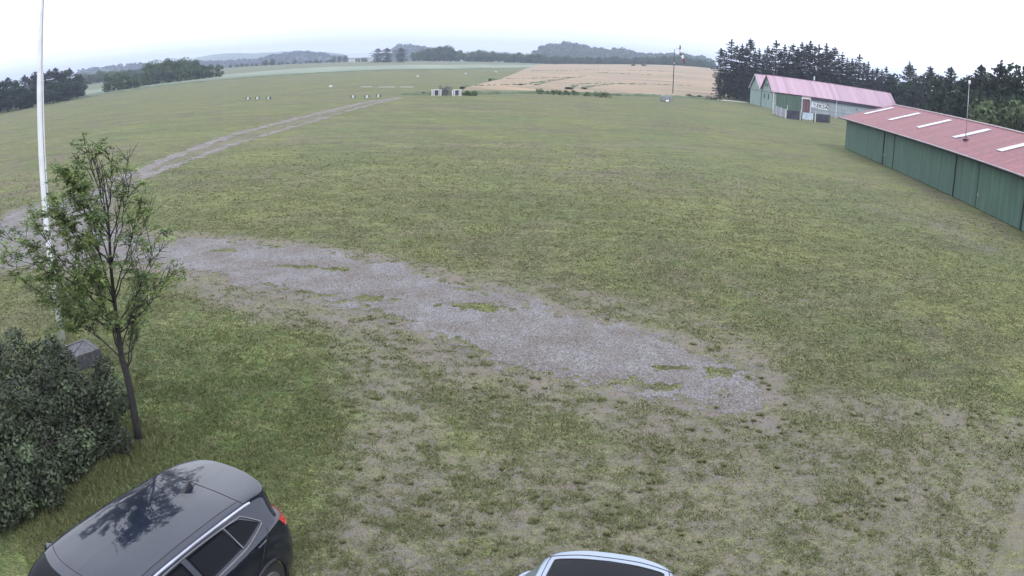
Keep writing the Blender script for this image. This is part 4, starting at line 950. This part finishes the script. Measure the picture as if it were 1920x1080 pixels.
# ------------------------------------------------------------------ young rowan tree
def young_tree():
    base = Vector((-6.21, 9.67, 0)); D = base.length; ah = math.atan2(base.x, base.y)
    e = empty('young_tree', base, 'young sparse leafed tree with thin upright branches beside the black car', 'tree')
    fwd = Vector((math.sin(ah), math.cos(ah), 0)); right = Vector((fwd.y, -fwd.x, 0)); r = random.Random(9); nr = np.random.default_rng(9)
    def P(px, py, dep=0):
        v = hit(px, py, base + fwd * dep, fwd); return v - base
    b = MB()
    tr = [(262, 832), (256, 800), (247, 745), (237, 700), (228, 670), (222, 620), (214, 560), (208, 500), (205, 440), (202, 390), (196, 350), (190, 310)]
    tp = [P(*q) for q in tr]; rad = [.085, .07, .064, .062, .055, .04, .034, .028, .022, .016, .011, .007]
    b.tube(tp, rad, 9)
    for z in (0,): b.tube([tp[0] + Vector((0, 0, -.1)), tp[0] + Vector((0, 0, .12))], [.12, .08], 9)
    # limbs: (start px,py) -> (end px,py), depth at the end
    limbs = [((232, 690), (250, 610), (262, 520), -.3), ((236, 695), (258, 640), (265, 560), .5), ((230, 680), (205, 600), (180, 520), -.5), ((226, 660), (190, 560), (150, 470), .5), ((224, 640), (170, 600), (105, 520), -.2),
             ((228, 675), (170, 615), (118, 590), .6), ((222, 610), (150, 530), (70, 430), -.4), ((220, 600), (130, 490), (25, 450), .2), ((218, 590), (120, 520), (22, 480), -.6), ((214, 560), (160, 450), (110, 390), .3), ((212, 540), (170, 420), (140, 340), -.3),
             ((210, 500), (180, 400), (150, 330), .5), ((207, 470), (230, 400), (240, 300), .2), ((208, 480), (235, 420), (243, 330), -.5), ((216, 570), (250, 480), (275, 410), .4), ((218, 600), (262, 540), (300, 470), -.3), ((222, 620), (275, 560), (318, 510), .4),
             ((224, 640), (270, 590), (300, 545), -.6), ((228, 670), (262, 650), (262, 600), .3), ((205, 440), (190, 360), (165, 290), -.1), ((203, 420), (190, 330), (172, 285), .4), ((202, 400), (215, 340), (205, 290), -.3), ((213, 550), (240, 470), (262, 400), -.6),
             ((208, 500), (160, 430), (90, 400), .7), ((222, 620), (180, 580), (130, 560), .9), ((216, 590), (190, 500), (175, 420), -.9), ((210, 520), (222, 430), (220, 360), .8), ((205, 450), (160, 370), (122, 330), -.6), ((224, 650), (250, 560), (300, 440), .9), ((220, 620), (150, 590), (60, 540), .4)]
    tips = []
    lm = MB()
    for k, (a, m_, c, dep) in enumerate(limbs):
        p0 = min(tp, key=lambda v: (v - P(*a)).length); p0 = p0.lerp(P(*a), .3); p1 = P(*m_, dep * .5); p2 = P(*c, dep)
        pts = [p0.lerp(p1, t).lerp(p1.lerp(p2, t), t) for t in [q / 9 for q in range(10)]]
        pts = [q + Vector((r.gauss(0, .012), r.gauss(0, .012), r.gauss(0, .01))) * (i_ > 0) for i_, q in enumerate(pts)]
        br = MB(); br.tube(pts, [.014 - .0012 * q for q in range(10)], 6)
        left = (c[0] < 200); 
        for q in range(3, 10):
            for _ in range(3 if q > 5 else 2):
                d = (pts[min(q, 9)] - pts[q - 1]).normalized(); sd_ = Vector((r.gauss(0, 1), r.gauss(0, 1), r.gauss(0.3, .8))).normalized()
                ln = r.uniform(.16, .5); t = pts[q] + (d * .7 + sd_ * .7).normalized() * ln; mid = pts[q].lerp(t, .5) + Vector((0, 0, r.uniform(-.03, .04)))
                br.tube([pts[q], mid, t], [.006, .0045, .0022], 4, cap=False)
                tips.append((pts[q], mid, t, c, q))
        br.build('branch', M['bark_young'], e, True)
    # bare leaders at the top
    tw = MB()
    for a, c in [((160, 330), (134, 285)), ((190, 350), (166, 270)), ((195, 360), (178, 292)), ((205, 370), (190, 300)), ((236, 330), (239, 283)), ((262, 420), (318, 372)), ((300, 470), (320, 415)), ((286, 480), (262, 385)), ((175, 340), (150, 300)), ((300, 545), (322, 490))]:
        p0, p1 = P(*a, r.uniform(-.3, .3)), P(*c, r.uniform(-.4, .4)); tw.tube([p0, p0.lerp(p1, .5) + Vector((.02, 0, 0)), p1], [.008, .006, .003], 5)
    tw.build('twigs', M['bark_young'], e)
    b.build('trunk', M['bark_young'], e, True)
    # pinnate leaves: leaflets along short stalks
    V, val = [], []
    for (s, m_, t, c, q) in tips:
        dens = 1.0 if c[0] < 200 else .62
        if c[1] < 312: dens *= .3
        if q < 5: dens *= .55
        if r.random() > dens * (1 if c[0] < 200 and c[1] > 312 else .85) + .05: continue
        shade = r.random() * .5
        for _ in range(r.randint(7, 12) if c[0] < 200 else r.randint(4, 8)):
            o = m_.lerp(t, r.uniform(0, 1.05)); dirv = Vector((r.gauss(0, 1), r.gauss(0, 1), r.gauss(.1, .5))).normalized(); ln = r.uniform(.08, .16); side = dirv.cross(Vector((0, 0, 1))).normalized()
            tilt = Vector((0, 0, 1)) * r.uniform(-.3, .1)
            nl = 5
            for k in range(nl):
                pc = o + dirv * ln * (k + 1) / nl + Vector((0, 0, -.3 * ln * ((k + 1) / nl) ** 2))
                for sg_ in (-1, 1):
                    ld = (side * sg_ + dirv * .5 + tilt + Vector((r.gauss(0, .2), r.gauss(0, .2), r.gauss(0, .25)))).normalized(); L_ = r.uniform(.045, .07); wv = ld.cross(Vector((r.gauss(0, .3), r.gauss(0, .3), 1))).normalized() * L_ * .3
                    V += [pc, pc + ld * L_ * .5 + wv, pc + ld * L_, pc + ld * L_ * .5 - wv]; val += [min(1, shade + r.random() * .5)] * 4
    V = np.array([tuple(v) for v in V]); mesh('foliage', V, np.arange(len(V)).reshape(-1, 4), M['rowan'], e, col=np.array(val))
    print('rowan quads', len(V) // 4)
young_tree()

# ------------------------------------------------------------------ bush at the left
def bush():
    r = np.random.default_rng(15); e = empty('bush', (-8.2, 8.4, 0), 'big dense dark leaved bush beside the black car at the left edge', 'bush')
    cs = [(1.0, 1.2, 1.0), (.9, .5, .8), (.2, 1.5, 1.35), (.2, .2, 1.3), (-.7, 1.3, 1.5), (-.8, .2, 1.55), (.6, -.6, .85), (.1, -1.1, 1.0), (-.9, -.9, 1.4), (-1.6, .5, 1.5), (-1.7, -.7, 1.5), (.6, .9, 1.3), (.9, -.3, .45), (1.1, .9, .45), (-.4, -1.9, 1.0), (-1.4, -2.0, 1.2), (.1, -2.6, .8), (1.25, 1.5, .8), (0, -.6, 1.5), (-2.2, 1.3, 1.3), (.65, -1.5, .5), (-.5,-2.9,1.0), (.75, -1.7, .3), (.45, -2.4, .3), (.95, -.9, .3), (1.15, .3, .3), (0, -3.2, .4), (.3, -2.9, .45), (.9, -1.3, .55), (-.3, -3.6, .5)]
    cs = np.array(cs) * [1, 1, .84]; n0 = len(cs)
    NE = 260; extra = cs[r.integers(0, n0, NE)] + r.normal(0, .36, (NE, 3)) * [1, 1, .8]; extra[:, 2] = np.clip(extra[:, 2], .12, 1.62)
    rad = np.concatenate([np.tile([.5, .5, .45], (n0, 1)), r.uniform(.12, .26, (NE, 1)) * np.ones((1, 3))]); cs = np.concatenate([cs, extra])
    V, F, v = leaves(cs, rad, 74000, .035, r, elong=1.05, shell=.6); mesh('foliage', V, F, M['bush'], e, col=v)
    b = MB()
    for k in range(60):
        c = cs[r.integers(0, len(cs))]; q = r.uniform(0, 6.28); s = Vector((r.uniform(-1.2, .6), r.uniform(-1.5, .9), 0)); tip = Vector(c) + Vector((math.cos(q) * .5, math.sin(q) * .5, .3)); m_ = s.lerp(tip, .5) + Vector((0, 0, .15))
        b.tube([s, m_, tip], [.025, .014, .004], 5, cap=False)
    b.build('stems', M['bark'], e)
bush()
# weathered bench half hidden under the bush
bx_, by_ = G(12, 935)
bn_ = empty('bench', (bx_ - .35, by_ + .1, 0), 'dark weathered timber bench half hidden under the bush', 'bench', rz=R(28))
for k in (-1, 0, 1): MB().box((0, k * .13, .48), (1.5, .11, .05)).build('seat_plank', M['timber_dark'], bn_)
for s in (-.6, .6): MB().box((s, 0, .225), (.1, .36, .45)).build('leg', M['timber_dark'], bn_)
MB().box((0, .24, .8), (1.5, .05, .14)).build('backrest', M['timber_dark'], bn_)
# tall grass around tree foot and bush edge
def tall_grass(n, cx, cy, sx, sy, hmin, hmax, seed, lb):
    r = np.random.default_rng(seed); x = cx + r.normal(0, sx, n); y = cy + r.normal(0, sy, n); h = r.uniform(hmin, hmax, n); q = r.uniform(0, 6.28, n); lq = r.uniform(0, 6.28, n); l = h * r.uniform(.2, .9, n); wd = .009
    V = np.zeros((n, 3, 3)); V[:, 0] = np.stack([x - np.cos(q) * wd, y - np.sin(q) * wd, 0 * x], 1); V[:, 1] = np.stack([x + np.cos(q) * wd, y + np.sin(q) * wd, 0 * x], 1); V[:, 2] = np.stack([x + np.cos(lq) * l, y + np.sin(lq) * l, h], 1)
    tag(mesh('tall_grass', V.reshape(-1, 3), np.arange(3 * n).reshape(-1, 3), M['blades'], col=np.repeat(r.uniform(0, .7, n), 3)), lb, 'grass', kind='stuff')
tall_grass(3000, -6.2, 9.55, .28, .28, .03, .15, 1, 'taller uncut grass tuft round the young tree trunk')
tall_grass(9000, -6.4, 8.3, .38, .9, .02, .09, 2, 'taller uncut grass along the foot of the bush')

# ------------------------------------------------------------------ cars
def crom(P, t):
    """Catmull-Rom along axis 0 of P at parameters t"""
    n = len(P); i = np.clip(np.floor(t).astype(int), 0, n - 2); f = (t - i).reshape((-1,) + (1,) * (P.ndim - 1))
    g = lambda k: P[np.clip(i + k, 0, n - 1)]
    p0, p1, p2, p3 = g(-1), g(0), g(1), g(2)
    return .5 * ((2 * p1) + (p2 - p0) * f + (2 * p0 - 5 * p1 + 4 * p2 - p3) * f ** 2 + (3 * p1 - p0 - 3 * p2 + p3) * f ** 3)
def car(loc, rz, label, M_, hw=.9, hgt=1.5, L=2.12, rearcut=1.0, pano=False, edge_sheen=True, rs=7.68, tl=0):
    e = empty('parked_car', loc, label, 'car', rz=rz)
    s = hw / .9; zt = hgt
    # station: per control point (x, y, z); control points sill, lower door, mid, belt, above belt, window top, gutter, roof, centre
    S = []
    def st(*pts): S.append([(x * s, y, z) for x, y, z in pts])
    st((0, L - .02, .22), (0, L, .42), (0, L, .62), (0, L - .05, .78), (0, L - .1, .82), (0, L - .14, .84), (0, L - .18, .86), (0, L - .25, .88), (0, L - .3, .885))
    st((.72, L - .12, .22), (.76, L - .1, .42), (.77, L - .12, .62), (.72, L - .16, .78), (.66, L - .18, .82), (.55, L - .2, .85), (.42, L - .22, .87), (.2, L - .25, .885), (0, L - .3, .89))
    st((.86, 1.6, .22), (.88, 1.6, .42), (.88, 1.6, .68), (.82, 1.6, .88), (.74, 1.6, .91), (.6, 1.6, .95), (.45, 1.6, .965), (.22, 1.6, .975), (0, 1.6, .98))
    st((.86, 1.25, .22), (.89, 1.25, .42), (.90, 1.25, .72), (.86, 1.25, .95), (.81, 1.28, .98), (.68, 1.38, 1.0), (.5, 1.44, 1.01), (.25, 1.48, 1.02), (0, 1.5, 1.02))
    st((.86, .6, .22), (.89, .6, .42), (.90, .6, .72), (.875, .6, .97), (.85, .6, 1.0), (.73, .85, zt - .26), (.58, 1.05, zt - .18), (.3, 1.12, zt - .17), (0, 1.15, zt - .17))
    st((.86, .2, .22), (.89, .2, .42), (.90, .2, .72), (.88, .2, .98), (.855, .2, 1.01), (.68, .35, zt - .13), (.615, .55, zt - .045), (.32, .70, zt - .01), (0, .74, zt))
    st((.86, -.4, .22), (.89, -.4, .42), (.905, -.4, .72), (.885, -.4, 1.0), (.86, -.4, 1.03), (.675, -.3, zt - .11), (.61, -.2, zt - .02), (.32, -.15, zt + .025), (0, -.15, zt + .035))
    st((.86, -1.0, .22), (.89, -1.0, .42), (.91, -1.0, .75), (.89, -1.0, 1.03), (.86, -1.0, 1.06), (.665, -1.0, zt - .13), (.6, -1.0, zt - .045), (.31, -1.0, zt), (0, -1.0, zt + .01))
    st((.85, -1.5, .24), (.88, -1.5, .44), (.90, -1.5, .8), (.875, -1.5, 1.06), (.84, -1.5, 1.09), (.65, -1.5, zt - .16), (.585, -1.5, zt - .08), (.3, -1.5, zt - .04), (0, -1.5, zt - .03))
    st((.78, -1.9, .26), (.82, -1.92, .46), (.83, -1.9, .82), (.78, -1.84, 1.06), (.74, -1.8, 1.09), (.62, -1.80, zt - .21), (.55, -1.83, zt - .125), (.28, -1.90, zt - .085), (0, -1.92, zt - .075))
    st((.45, -2.06, .26), (.48, -2.1, .46), (.48, -2.08, .82), (.45, -1.98, 1.05), (.42, -1.95, 1.08), (.45, -1.93, zt - .22), (.42, -1.93, zt - .135), (.22, -1.96, zt - .095), (0, -1.965, zt - .085))
    st((0, -2.1, .26), (0, -2.14, .46), (0, -2.12, .82), (0, -2.02, 1.05), (0, -1.99, 1.08), (0, -1.99, zt - .22), (0, -1.99, zt - .14), (0, -1.985, zt - .105), (0, -1.98, zt - .09))
    S = np.array(S, float)
    def ev(u, v, side=1, off=0.0):
        u = np.atleast_1d(np.asarray(u, float)); v = np.atleast_1d(np.asarray(v, float))
        def f(uu, vv):
            rows = crom(S, uu); o = np.zeros((len(uu), 3))
            for k in range(len(uu)): o[k] = crom(rows[k], vv[k:k + 1])[0]
            return o
        p = f(u, v)
        if off:
            h_ = .04; a = f(np.clip(u + h_, 0, 11), v) - f(np.clip(u - h_, 0, 11), v); c = f(u, np.clip(v + h_, 0, 8)) - f(u, np.clip(v - h_, 0, 8)); n = np.cross(a, c); n /= np.linalg.norm(n, axis=1)[:, None] + 1e-9
            n *= np.sign(np.sum(n * (p - [0, 0, .7]), 1))[:, None]; p = p + n * off
        p[:, 0] *= side; return p
    def grid(us, vs, side, off, skip=None):
        U, Vv = np.meshgrid(us, vs); P = ev(U.ravel(), Vv.ravel(), side, off); n = len(us); i, j = np.meshgrid(np.arange(len(vs) - 1), np.arange(n - 1), indexing='ij'); b = (i * n + j).ravel()
        F = np.stack([b, b + 1, b + n + 1, b + n], 1)
        if skip is not None:
            c = P[F].mean(1); F = F[~skip(c)]
        return P, F
    def wheelhole(c):
        m = np.zeros(len(c), bool)
        for wy in (-1.3, 1.3): m |= (np.hypot(c[:, 1] - wy, c[:, 2] - .33) < .385) & (np.abs(c[:, 0]) > .6)
        return m
    us = np.linspace(0, 11, 150); vs = np.linspace(0, 8, 76)
    VV, FF = [], []; nb = 0
    for side in (1, -1):
        P, F = grid(us, vs, side, 0, wheelhole); VV.append(P); FF.append((F if side == 1 else F[:, ::-1]) + nb); nb += len(P)
    bo = mesh('body', np.concatenate(VV), np.concatenate(FF), M_['paint'], e, True)
    bo.modifiers.new('weld', 'WELD').merge_threshold = .003
    MB().box((0, 0, .3), (1.3, 3.6, .12)).build('underside', M['dark'], e)
    def patch(name, corners, side, off, m, parent, nu=14, nv=8):
        """four (u,v) corners -> glazed or trim patch lying on the skin"""
        (a, b_, c, d) = [np.array(q, float) for q in corners]; tu = np.linspace(0, 1, nu)[None, :, None]; tv = np.linspace(0, 1, nv)[:, None, None]
        Q = ((a * (1 - tu) + b_ * tu) * (1 - tv) + (d * (1 - tu) + c * tu) * tv).reshape(-1, 2)
        P = ev(Q[:, 0], Q[:, 1], side, off); P0 = ev(Q[:, 0], Q[:, 1], side, .0005); i, j = np.meshgrid(np.arange(nv - 1), np.arange(nu - 1), indexing='ij'); k = (i * nu + j).ravel(); F = [tuple(x) for x in np.stack([k, k + 1, k + nu + 1, k + nu], 1)]
        n = len(P); rim = list(range(nu)) + [nu * r_ + nu - 1 for r_ in range(1, nv)] + [nu * (nv - 1) + q for q in range(nu - 2, -1, -1)] + [nu * r_ for r_ in range(nv - 2, 0, -1)]
        F += [(rim[q], rim[(q + 1) % len(rim)], n + rim[(q + 1) % len(rim)], n + rim[q]) for q in range(len(rim))]
        return mesh(name, np.concatenate([P, P0]), F, m, parent, True)
    def ribbon(name, uv, wd, side, off, m, parent):
        """thin raised line along skin points"""
        U = np.interp(np.linspace(0, len(uv) - 1, 40), range(len(uv)), [q[0] for q in uv]); Vv = np.interp(np.linspace(0, len(uv) - 1, 40), range(len(uv)), [q[1] for q in uv])
        P = ev(U, Vv, side, off); return MB().tube([tuple(p) for p in P], wd, 6).build(name, m, parent, True)
    for side in (1, -1):
        g = M_['glass']
        patch('front_window', [(4.0, 4.2), (5.82, 4.15), (5.82, 4.95), (4.75, 4.9)], side, .006, g, e)
        patch('rear_window', [(5.95, 4.15), (7.0, 4.2), (6.85, 4.94), (5.95, 4.95)], side, .006, g, e)
        patch('quarter_window', [(7.07, 4.2), (7.85, 4.4), (7.35, 4.85), (6.93, 4.94)], side, .006, g, e)
        ribbon('window_trim', [(4.0, 4.07), (6, 4.05), (7.1, 4.08), (7.95, 4.36), (7.42, 4.92), (6.0, 5.03), (4.7, 4.97)], .008, side, .008, M_['trim'], e)
        ribbon('window_divider', [(7.04, 4.15), (6.89, 4.96)], .009, side, .009, M_['trim'], e)
        ribbon('door_seam', [(5.88, 4.0), (5.88, 3), (5.88, 1.2)], .004, side, .001, M['dark'], e)
        ribbon('door_seam', [(7.95, 4.1), (7.8, 3), (7.4, 2.2), (7.25, 1.2)], .004, side, .001, M['dark'], e)
        if edge_sheen: ribbon('roof_edge_sheen', [(3.9, 5.1), (4.95, 5.22), (6, 5.22), (7, 5.22), (7.75, 5.2), (8.0, 5.15)], .026, side, -.010, M_['sky_sheen'], e)  # silver strip imitates the sky reflected along the rounded roof edge
        patch('tail_light', [(8.9, 1.7), (9.7, 1.7), (9.7, 2.3), (8.9, 2.3)] if tl else [(8.75, 2.5), (9.75, 2.45), (9.8, 3.0), (8.55, 3.15)], side, .012, M_['red'], e)
        for q in (7.35, 5.3):
            h_ = ev([q, q + .28], [2.95, 2.95], side, .035); h0 = ev([q, q + .28], [2.95, 2.95], side, .0)
            MB().tube([h0[0], h_[0], h_[1], h0[1]], .013, 6).build('door_handle', M_['paint'], e, True)
        mp = ev([4.55], [4.15], side, .12)[0]; mb = MB(); r_ = .1
        mb.tube([(mp[0] - side * .1, mp[1], mp[2]), (mp[0], mp[1], mp[2] + .02), (mp[0] + side * .1, mp[1] - .01, mp[2] + .02), (mp[0] + side * .13, mp[1] - .01, mp[2] + .02)], [.02, .07, .075, .04], 10); mb.build('wing_mirror', M_['paint'], e, True)
        for wy in (-1.3, 1.3):
            w_ = MB(); x0 = side * .66; x1 = side * .875 * s
            w_.tube([(x0, wy, .33), (x0, wy, .33), (x1 - side * .02, wy, .33), (x1, wy, .33)], [.31, .33, .33, .3], 28); wo = w_.build('wheel', M['tyre'], e, True)
            rm = MB(); rm.tube([(x1 - side * .01, wy, .33), (x1 + side * .012, wy, .33)], [.22, .21], 20)
            rm.build('rim', M_['rim'], wo)
            ar = MB(); ang = np.linspace(-.25, math.pi + .25, 26); pts = []
            for q in ang:
                yy, zz = wy + .385 * math.cos(q), .33 + .385 * math.sin(q); xx = (.895 if zz < .5 else .905) * s - (.05 if wy < 0 and yy < -1.45 else 0); pts.append((side * xx, yy, max(zz, .22)))
            ar.tube(pts, .028, 6); ar.build('wheel_arch', M['dark'], e, True)
    # rear screen, windscreen, roof features
    def sym(name, us_, vs_, off, m, parent=e, nu=16, nv=10):
        VV, FF, nb = [], [], 0
        for side in (1, -1):
            P, F = grid(np.linspace(*us_, nu), np.linspace(*vs_, nv), side, off); VV.append(P); FF.append((F if side == 1 else F[:, ::-1]) + nb); nb += len(P)
        o = mesh(name, np.concatenate(VV), np.concatenate(FF), m, parent, True); o.modifiers.new('weld', 'WELD').merge_threshold = .006; return o
    sym('rear_screen', (9.3, 11), (4.2, 4.92), .006, M_['glass'])
    sym('windscreen', (3.25, 4.75), (6.1, 8), .006, M_['glass'])
    for side in (1, -1):
        ribbon('roof_seam', [(rs + .07, 5.65), (rs, 6.4), (rs - .06, 8)], .0045, side, .001, M['dark'], bo)
        ribbon('roof_seam', [(5.0, 5.9), (5.0, 7), (5.0, 8)], .0045, side, .001, M['dark'], bo)
        ribbon('roof_ditch', [(5.0, 6.1), (7, 6.15), (rs, 6.1)], .004, side, .001, M['dark'], bo)
    if pano:
        sym('glass_roof', (5.3, rs - .3), (6.35, 8), .005, M_['glass'], nu=30)
        for side in (1, -1): ribbon('glass_roof_seal', [(5.35, 8), (5.35, 6.3), (7, 6.3), (rs - .28, 6.33), (rs - .26, 8)], .007, side, .006, M['dark'], e)
    else:
        zr = ev([7.3], [8], 1, 0)[0]
        MB().add([(-.035, zr[1] + .12, zr[2]), (.035, zr[1] + .12, zr[2]), (.028, zr[1] - .09, zr[2] - .02), (-.028, zr[1] - .09, zr[2] - .02), (-.006, zr[1] - .05, zr[2] + .075), (.006, zr[1] - .05, zr[2] + .075), (0, zr[1] + .12, zr[2] + .01)],
                 [(0, 1, 2, 3), (2, 5, 4, 3), (1, 6, 5, 2), (0, 3, 4, 6), (6, 4, 5), (0, 6, 1)]).build('antenna', M['dark'], e)
    return e
def paint(name, c, metal, rough=.32, spec=.1):
    m = mat(name, c, rough, metal=metal, var=.04, scale=400, coat=1, spec=spec); t = m.node_tree; p = t.nodes['Principled BSDF']
    p.inputs['Coat Roughness'].default_value = .008; p.inputs['Coat IOR'].default_value = 1.6; p.inputs['Coat Tint'].default_value = (1, 1, 1, 1)
    # rain drops standing on the clear coat
    tcn = N(t, 'ShaderNodeTexCoord'); v = N(t, 'ShaderNodeTexVoronoi'); v.inputs['Scale'].default_value = 85; t.links.new(tcn.outputs['Object'], v.inputs['Vector'])
    r = N(t, 'ShaderNodeMapRange'); r.inputs['From Min'].default_value = .0; r.inputs['From Max'].default_value = .32; r.inputs['To Min'].default_value = 1; r.inputs['To Max'].default_value = 0; t.links.new(v.outputs['Distance'], r.inputs['Value'])
    b = N(t, 'ShaderNodeBump'); b.inputs['Strength'].default_value = .05; b.inputs['Distance'].default_value = .002; t.links.new(r.outputs[0], b.inputs['Height']); t.links.new(b.outputs[0], p.inputs['Coat Normal'])
    return m
M['tyre'] = mat('tyre', (.018, .018, .019), .85)
glass = mat('car_glass', (.008, .009, .012), .02, var=0, spec=.2)
glass.node_tree.nodes['Principled BSDF'].inputs['IOR'].default_value = 1.28
black = dict(paint=paint('black_paint', (.004, .009, .026), .45), glass=glass, trim=mat('trim_grey', (.22, .22, .24), .35, metal=.5), sky_sheen=mat('sheen_silver', (.42, .44, .52), .25, metal=.8), red=mat('tail_red', (.55, .012, .02), .18, coat=1, var=.1, scale=20), rim=mat('rim_grey', (.25, .25, .27), .35, metal=.7))
silver = dict(black); silver['paint'] = paint('silver_paint', (.26, .32, .42), .6)
ba = R(19.0)
axv = Vector((math.sin(ba), math.cos(ba), 0))     # points to the rear of the car
rear = Vector((-3.34, 6.88, 0)) + axv * .06 + Vector((-.05, .017, 0))
car(rear - axv * 1.78, math.pi - ba, 'black hatchback with silver strips imitating roof edge reflection and red tail light parked by the bush', black, edge_sheen=True, hw=.945)
b2 = R(13.5); ax2 = Vector((math.sin(b2), math.cos(b2), 0)); rear2 = Vector((1.06, 5.77, 0))
car(rear2 - ax2 * 1.80, math.pi - b2, 'light blue silver car with a dark glass roof at the bottom of the frame', silver, pano=True, edge_sheen=False, hgt=1.47, hw=.985, rs=8.85, tl=1)

# ------------------------------------------------------------------ haze
hm = bpy.data.materials.new('haze'); hm.use_nodes = True; t = hm.node_tree; t.nodes.clear()
o_ = N(t, 'ShaderNodeOutputMaterial'); v = N(t, 'ShaderNodeVolumePrincipled'); v.inputs['Color'].default_value = (.66, .76, .98, 1); v.inputs['Density'].default_value = .00040
t.links.new(v.outputs[0], o_.inputs['Volume'])
b = MB(); b.box((0, 1000, 60), (10000, 8000, 160)); o = b.build('haze', hm)
tag(o, 'thin bluish haze over the far country', 'haze', kind='stuff')
